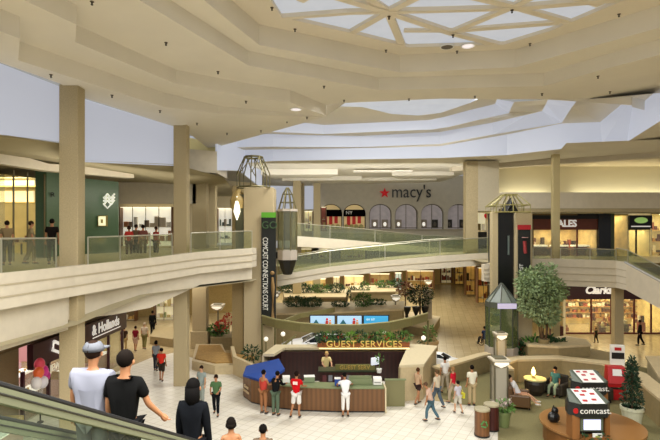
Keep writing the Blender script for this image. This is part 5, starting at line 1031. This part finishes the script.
# ---------------------------------------------------------------- PEOPLE
def skin_obj(name, verts, edges, radii, m, parent, root=0, sub=1):
    me = bpy.data.meshes.new(name); me.from_pydata([tuple(v) for v in verts], edges, []); me.materials.append(m)
    o = bpy.data.objects.new(name, me); C.objects.link(o); o.parent = parent
    s = o.modifiers.new('skin', 'SKIN'); s.use_smooth_shade = True
    for i, r in enumerate(radii):
        sv = me.skin_vertices[0].data[i]; sv.radius = r if isinstance(r, tuple) else (r, r); sv.use_root = (i == root)
    ss = o.modifiers.new('sub', 'SUBSURF'); ss.levels = sub; ss.render_levels = sub
    return o
SKINS = {'l': '#c99a78', 'm': '#a8744f', 'd': '#6b452e'}
def dirv(f, s, d): return Vector((s, f, -d)).normalized()
def person(lab, loc, h=1.72, rz=0.0, top='#ffffff', bottom='#333333', hair='#1c130e', skin='l', sleeve='short', leg='long', armL=None, armR=None, legL=None, legR=None,
           sit=0.0, lean=0.0, hairlen=0.0, cap=None, bag=None, group=None, fem=0.0, shoes='#2a2622', print_=None, slump=0.0, headturn=0):
    """local frame: facing +Y, feet at z 0 (seated: seat height at z sit)"""
    o = thing('person', lab, 'person', loc, rz, group=group, s=h/1.75); sk = mat('skin_'+skin, SKINS[skin], .6)
    V = Vector; pz = .95 if not sit else sit+.11
    tl = lambda z: V((0, lean*(z-.95)-slump*(z-.95), z-.95+pz))
    W = .17-.015*fem
    pel, wai, che, nb, nk, h1, h2 = tl(.95), tl(1.10), tl(1.32), tl(1.47), tl(1.535), tl(1.60)+V((0, .02, 0)), tl(1.69)+V((0, .02, 0))
    sh = [che+V((s*W, -.005, .095)) for s in (-1, 1)]
    aL = armL or [dirv(.05, -.12, 1), dirv(.25, -.05, 1)]; aR = armR or [dirv(.05, .12, 1), dirv(.25, .05, 1)]
    arms = [aL, aR]; el = [sh[i]+arms[i][0]*.28 for i in (0, 1)]; wr = [el[i]+arms[i][1]*.25 for i in (0, 1)]
    hp = [pel+V((s*.09, 0, -.04)) for s in (-1, 1)]
    if sit: dl = [[V((-.12, 1, -.08)).normalized(), V((0, .1, -1)).normalized()], [V((.12, 1, -.08)).normalized(), V((0, .15, -1)).normalized()]]
    else: dl = [[V((-.03, 0.02, -1)).normalized(), V((0, -.03, -1)).normalized()], [V((.03, .02, -1)).normalized(), V((0, -.03, -1)).normalized()]]
    lg = [legL or dl[0], legR or dl[1]]
    kn = [hp[i]+lg[i][0]*.42 for i in (0, 1)]; an = [kn[i]+lg[i][1]*.41 for i in (0, 1)]
    low = min(a.z for a in an)-.08
    if not sit and abs(low) > .005:
        for v in [pel, wai, che, nb, nk, h1, h2]+sh+el+wr+hp+kn+an: v.z -= low
    toe = [an[i]+V(((i*2-1)*.02, .15, -.035)) for i in (0, 1)]
    vs = [pel, wai, che, nb, nk, h1, h2, sh[0], el[0], wr[0], sh[1], el[1], wr[1], hp[0], kn[0], an[0], toe[0], hp[1], kn[1], an[1], toe[1], h1+V((0, .095, .015)), wr[0]+arms[0][1]*.06, wr[1]+arms[1][1]*.06]
    ed = [(0, 1), (1, 2), (2, 3), (3, 4), (4, 5), (5, 6), (2, 7), (7, 8), (8, 9), (2, 10), (10, 11), (11, 12), (0, 13), (13, 14), (14, 15), (15, 16), (0, 17), (17, 18), (18, 19), (19, 20), (5, 21), (9, 22), (12, 23)]
    ra = [.105, .095, .11, .05, .05, .08, .088, .045,   .04, .028, .045, .04, .028, .075, .055, .038, .035, .075, .055, .038, .035, .018, .03, .03]
    skin_obj('body', vs, ed, ra, sk, o)
    # top
    q = .02; fr = .55 if sleeve == 'short' else (1.0 if sleeve == 'long' else 0.0)
    tv = [pel+V((0, 0, .0)), wai, che, nb+V((0, 0, -.02)), sh[0], sh[1]]; te = [(0, 1), (1, 2), (2, 3), (2, 4), (2, 5)]; tr = [.145+.01*fem, .135-.01*fem, .155, .08, .08, .08]
    if fr > 0:
        for i in (0, 1):
            k = len(tv)
            if fr < 1: tv.append(sh[i]+(el[i]-sh[i])*.7); te.append((4+i, k)); tr.append(.068)
            else: tv += [el[i], wr[i]]; te += [(4+i, k), (k, k+1)]; tr += [.058, .045]
    skin_obj('shirt', tv, te, tr, mat('cloth_'+top, top, .95, spec=.08), o, root=1)
    # trousers / shorts / skirt
    f = {'long': (1, .96), 'short': (1, .0), 'capri': (1, .6), 'mini': (.55, None)}[leg]
    pv = [pel+V((0, 0, .04))]; pe = []; pr = [.138]
    for i in (0, 1):
        k = len(pv); pv.append(hp[i]); pe.append((0, k)); pr.append(.108)
        if f[1] is None: pv.append(hp[i]+(kn[i]-hp[i])*f[0]); pe.append((k, k+1)); pr.append(.1)
        else:
            pv.append(kn[i] if f[1] > 0 else hp[i]+(kn[i]-hp[i])*.98); pe.append((k, k+1)); pr.append(.078 if leg != 'short' else .095)
            if f[1] > 0: pv.append(kn[i]+(an[i]-kn[i])*f[1]); pe.append((k+1, k+2)); pr.append(.065)
    skin_obj('shorts' if leg in ('short', 'mini') else 'trousers', pv, pe, pr, mat('cloth_'+bottom, bottom, .95, spec=.08), o)
    # hair, face, ears
    hc = (h1+h2)/2
    hm = mat('hair_'+hair, hair, .9, spec=.1); mb = MB(); mb.ball(hc+V((0, -.02, .03)), .092, .102, .105, 12, 8)
    if hairlen: mb.lathe([(.06, -hairlen), (.105, -hairlen*.6), (.1, 0)], c=hc+V((0, -.045, .02)), n=12, sy=.75)
    mb.build('hair', hm, o, smooth=True)
    if cap:
        cmb = MB(); cmb.lathe([(.112, .02), (.112, .06), (.08, .11), (.01, .125)], c=hc+V((0, -.01, .0)), n=14); cmb.build('cap', mat('cap_'+cap, cap, .7), o, smooth=True)
        MB().box(-.07, .07, .09, .2, .02, .035, at=hc).build('cap_brim', mat('cap_'+cap, cap, .7), o)
    mb = MB()
    for s_ in (-1, 1): mb.ball(h1+V((s_*.035, .078, .055)), .012, .01, .008, 6, 4)
    mb.build('eyes', mat('eye_dark', '#20160f', .4), o)
    MB().ball(h1+V((0, .083, -.03)), .028, .01, .007, 6, 4).build('mouth', mat('lips', '#8d4a40', .6), o)
    mb = MB()
    for s_ in (-1, 1): mb.ball(h1+V((s_*.09, 0, .03)), .012, .02, .03, 6, 5)
    mb.build('ears', sk, o)
    # hands with five fingers, shoes
    for i in (0, 1):
        s_ = i*2-1; d = arms[i][1]; p0 = wr[i]; sd = d.cross(V((0, 0, 1)) if abs(d.z) < .8 else V((0, 1, 0))).normalized(); nn = sd.cross(d).normalized()
        mb = MB(); mb.tube([p0+d*.01, p0+d*.05, p0+d*.095], [.026, .038, .036], 8)
        for k in range(4):
            b = p0+d*.085+sd*(-.027+.018*k); L = (.062, .075, .07, .055)[k]
            mb.tube([b, b+d*L*.5+nn*.006, b+d*L*.9+nn*.022], [.0095, .0085, .007], 5)
        b = p0+d*.035-sd*.03; mb.tube([b, b-sd*.03+d*.025, b-sd*.035+d*.06], [.012, .0105, .009], 5)
        mb.build('hand', sk, o)
        mb = MB(); mb.ball(an[i]+V((s_*.01, .06, -.04)), .048, .135, .042, 10, 6); mb.build('shoe', mat('shoe_'+shoes, shoes, .6), o, smooth=True)
    if bag:
        b = sh[1]+V((.12, -.05, -.45)); MB().box(-.05, .05, -.14, .14, -.14, .14, at=b).build('bag', mat('bag_'+bag, bag, .7), o); MB().tube([b+V((0, .1, .1)), sh[1]+V((0, .03, .07)), b+V((0, -.1, .1))], .012, 5).build('bag_strap', mat('bag_'+bag, bag, .7), o)
    if print_: MB().box(-.09, .09, -.005, .0, -.06, .06, at=che+V((0, -.158, .04))).build('shirt_print', mat('print_'+print_, print_, .7), o)
    return o
def stride(a=.35): return dict(legL=[Vector((-.03, a, -1)).normalized(), Vector((0, a*.3-.1, -1)).normalized()], legR=[Vector((.03, -a*.6, -1)).normalized(), Vector((0, -a-.25, -1)).normalized()])
def G(x, y): return Q(x, y, 0.035)
# escalator riders, seen from behind
def rider(px, offset, lab, hgt, **k):
    t = -offset/((330-px)/F+.158) if False else (-offset)/((330-px)/F+.158)
    z = CAMZ-.536*(math.floor((t-2.8)/.4)*.4+2.8+.2)-.08
    return person(lab, (offset+.158*t, t, z), hgt, **k)
rider(93, -3.52, 'rider in a loose pale grey-white T-shirt and grey cap, leftmost on the escalator, seen from behind', 1.76, rz=-.15, fem=-2.5, top='#888a97', bottom='#5a5f5a', cap='#5f626a', skin='m', hair='#2a1c14')
rider(125, -3.10, 'rider in a black T-shirt resting a bare arm on the handrail, seen from behind', 1.69, rz=-.1, top='#101010', bottom='#1a1a1c', skin='m', hair='#140e0a', armR=[Vector((.3, .22, -1)).normalized(), Vector((.35, .65, -.75)).normalized()])
rider(193, -2.98, 'woman with long black hair and dark top farther down the escalator', 1.82, rz=-.1, top='#101216', bottom='#15161a', skin='m', hair='#0a0807', hairlen=.26, sleeve='long', fem=1)
rider(231, -3.3, 'rider in a tan top with short black hair, low on the escalator', 1.70, rz=.2, top='#a8744f', bottom='#2a2a2a', skin='m', hair='#15100c', hairlen=.1, sleeve='none', fem=1)
rider(263, -3.1, 'lowest escalator rider, only the dark-haired head in view', 1.70, rz=0, top='#6b5a4a', bottom='#2a2a2a', hair='#100c0a', skin='m')
# lower left walkway
FW = dict(armL=[dirv(.3, -.2, 1), dirv(1, .3, .3)], armR=[dirv(.3, .2, 1), dirv(1, -.3, .3)])
person('walker in an orange-red T-shirt and dark shorts on the lower left walkway', G(161.5, 381), 1.68, 0, top='#d8382a', bottom='#3d352b', leg='short', skin='m', hair='#100c0a', **stride(.25))
person('dark-haired walker in a grey top right behind the one in orange-red', G(156, 371), 1.66, 0, top='#9aa0a8', bottom='#3a3c44', skin='m', hair='#0c0a08', hairlen=.12, **stride(.2))
person('walker in a dark red top and pale shorts on the lower left walkway', G(135.5, 351), 1.6, 0, top='#7c1f2c', bottom='#b79a86', leg='short', skin='m', hair='#1c120c', fem=1, **stride(.3))
person('walker in a pale shirt and khaki trousers beside the one in dark red', G(144.5, 349), 1.72, 0, top='#c6b9a4', bottom='#7f7a4c', hair='#b5a590', **stride(.2))
person('tall walker in black at the far end of the lower left walkway', G(152.5, 336), 1.85, 0, top='#10110f', bottom='#141414', skin='d', hair='#0b0908', sleeve='long', **stride(.2))
person('faint figure in brown near the maroon sign end', G(124, 352), 1.62, .5, top='#3e2c20', bottom='#a58f5c', skin='m', hair='#18100c', **stride(.3))
person('walker in a green top and black trousers approaching across the white plaza', G(216, 415.5), 1.68, PI, top='#4d6b48', bottom='#15171a', skin='m', hair='#231710', armL=FW['armL'], armR=FW['armR'], **stride(.25))
person('slim walker in pale grey behind the woman in black on the plaza', G(201.5, 404), 1.68, PI*.9, top='#8f9a96', bottom='#9aa39c', skin='l', hair='#2a1c14', **stride(.15))
# at the counter
person('visitor in a salmon-red sleeveless top at the blue board, leftmost at the counter', G(263.5, 413.5), 1.80, -.6, top='#b8433a', bottom='#9a6a48', leg='capri', skin='m', hair='#120c0a', sleeve='none', armR=[dirv(.4, .1, 1), dirv(1, 0, .1)])
person('visitor in a black long-sleeved shirt and green trousers leaning to the counter', G(275.5, 415.5), 1.78, -.5, top='#17181a', bottom='#5b6b58', skin='m', hair='#130e0a', sleeve='long', lean=.2, armR=[dirv(.7, 0, .8), dirv(1, -.1, .1)], armL=[dirv(.6, 0, .8), dirv(1, .1, .2)])
person('visitor in a red T-shirt with white print and white shorts at the counter', G(296.5, 417.5), 1.86, -.25, top='#c3181e', bottom='#dedbd6', leg='short', skin='m', hair='#1c100b', print_='#e6cfc8', armR=[dirv(.6, .1, .9), dirv(1, .1, .3)], armL=[dirv(.5, -.3, .9), dirv(1, .3, .4)], legL=[Vector((-.12, .0, -1)).normalized(), Vector((-.15, -.35, -1)).normalized()])
person('visitor in a white shirt and white three-quarter trousers leaning over the counter', G(345.5, 416.5), 1.70, .1, top='#e4e3e4', bottom='#e3e1dd', leg='capri', skin='m', hair='#100c0a', lean=.45, armR=[dirv(.8, .5, .7), dirv(1, .3, .3)], armL=[dirv(.7, -.6, .6), dirv(.8, .2, .5)])
person('attendant in a pale yellow shirt behind the dark inner counter', (-.2, 24.5, .0), 1.78, PI+.2, top='#d8c68c', bottom='#3a3428', skin='l', hair='#caa86a', lean=.25, armR=[dirv(.6, .2, .8), dirv(1, -.2, .2)], armL=[dirv(.6, -.2, .8), dirv(1, .2, .2)])
# walkers right of the counter
person('walker in a tan top and dark skirt just right of the beige ledge', G(418, 404), 1.6, -1.0, top='#c2a283', bottom='#3b2c28', leg='mini', skin='m', hair='#4a2f1c', fem=1, **stride(.35))
person('stooping walker in pale pink stripes in front of the beige ledge', G(431, 421), 1.55, 1.2, top='#c9aa98', bottom='#4c6672', skin='m', hair='#5a4434', lean=.35, **stride(.45))
person('walker in a light tan shirt, middle of the group by the beige ledge', G(437, 408), 1.66, .8, top='#cdbfa6', bottom='#55606a', hair='#5c4630', **stride(.4))
person('dark-haired walker in a white T-shirt at the far side of the group', G(445, 393), 1.72, .2, top='#dcd9d4', bottom='#a89c88', hair='#120d0a', skin='m', **stride(.2))
person('walker in a bright red top in the middle of the group', G(453, 403), 1.6, .9, top='#c22233', bottom='#b5a48c', hair='#8d6a44', fem=1, hairlen=.1, **stride(.35))
person('child-sized walker in pale lilac with a yellow bag at the right of the group', G(458, 413), 1.35, .4, top='#c8c3cc', bottom='#c9c4b6', hair='#1a130e', bag='#d8cf3a', leg='short', fem=1, **stride(.3))
person('standing man in a white shirt and tan trousers, rightmost of the walking group', G(472, 405.5), 1.74, .15, top='#e2dcc6', bottom='#b7a27c', hair='#130e0a', skin='m')
# lounge sitters
person('reclining visitor in a white top with crossed bare legs in the brown armchair', (8.2, 21.75, .03), 1.72, -1.9, top='#dedcdc', bottom='#b08468', leg='short', skin='l', hair='#1d140e', sit=.42, slump=.55, shoes='#dcd9d4', legL=[Vector((-.1, 1, .05)).normalized(), Vector((0, .8, -.6)).normalized()], legR=[Vector((.1, 1, .0)).normalized(), Vector((0, .75, -.65)).normalized()])
person('seated visitor in a teal shirt and pale patterned trousers near the candle table', (10.5, 23.3, .03), 1.68, PI*.75, top='#3f6a66', bottom='#8d9a7c', skin='m', hair='#1a120c', sit=.42)
person('seated visitor in a dark tank top in front of the red dispenser', (11.97, 22.5, .03), 1.72, PI*.95, top='#2a1c22', bottom='#2c3640', skin='m', hair='#1a110c', sit=.42, sleeve='none', lean=.15)
# far figures
WC = thing('wheelchair', 'small dark wheelchair far down the tan walkway', 'wheelchair', G(484.5, 345), .4)
for s_ in (-1, 1):
    MB().tube([(s_*.3, .3*math.cos(2*PI*k/16), .31+.3*math.sin(2*PI*k/16)) for k in range(16)], .02, 5, closed=True).build('wheel', DARK, WC); MB().tube([(s_*.24, .42+.08*math.cos(2*PI*k/8), .1+.08*math.sin(2*PI*k/8)) for k in range(8)], .02, 4, closed=True).build('castor', DARK, WC); MB().tube([(s_*.24, -.2, .95), (s_*.24, -.2, .45), (s_*.24, .3, .45), (s_*.24, .42, .1)], .018, 5).build('side_frame', DARK, WC)
MB().box(-.24, .24, -.2, .25, .42, .46).build('seat', BLACK, WC); MB().box(-.24, .24, -.24, -.2, .46, .9).build('backrest', mat('wc_blue', '#2f3e5a', .6), WC)
wq = G(484.5, 345); person('person in dark blue sitting in the wheelchair on the tan walkway', (wq.x, wq.y, wq.z), 1.6, .4, top='#2b3a5c', bottom='#23262c', skin='m', hair='#15100c', sit=.46)
person('person in black walking past the amber shoe shop', G(640, 345.5), 1.72, 1.2, top='#121212', bottom='#151515', skin='d', hair='#0c0a08', sleeve='long', **stride(.3))
person('small dark child inside the glow of the shoe shop front', G(596, 343), 1.05, .5, top='#2c2a1a', bottom='#2e2a1c', skin='m', hair='#1a110c', **stride(.2))
# upper left walkway
for x, d, hgt, rz_, tp, bt, hr, lab, kk in (
    (7, 19.2, 1.7, .8, '#7c6a4c', '#3b2f24', '#1a120c', 'person in a brown top at the far left edge of the upper floor', {}),
    (31, 19.8, 1.72, -.9, '#8c7d5c', '#7a6b4a', '#2c1e14', 'person in tan behind the glass guard left of the first big column', stride(.3)),
    (52, 19.6, 1.78, .3, '#1d1815', '#24201c', '#120d0a', 'person in black close to the first big column on the upper floor', {}),
    (129, 24.5, 1.62, .2, '#a8332c', '#3a2a24', '#2c1a12', 'woman in red behind the upper glass guard between the big columns', {'fem': 1, 'hairlen': .1}),
    (136, 25.2, 1.7, -.3, '#5e4a3a', '#3c3a30', '#1c130d', 'person in brown right beside the woman in red on the upper floor', {}),
    (143, 25.0, 1.68, .4, '#6a4038', '#4a4636', '#1c130d', 'person in maroon second from right in the upper floor group', {}),
    (156, 25.6, 1.6, -.5, '#8f3028', '#2a2622', '#2c1a12', 'shorter person in rust red nearest the second big column', {'fem': 1})):
    X, Y = P2(x, d); person(lab, (X, Y, 6.3 if d < 22 else 6.27), hgt, rz_, top=tp, bottom=bt, hair=hr, skin='m', **kk)
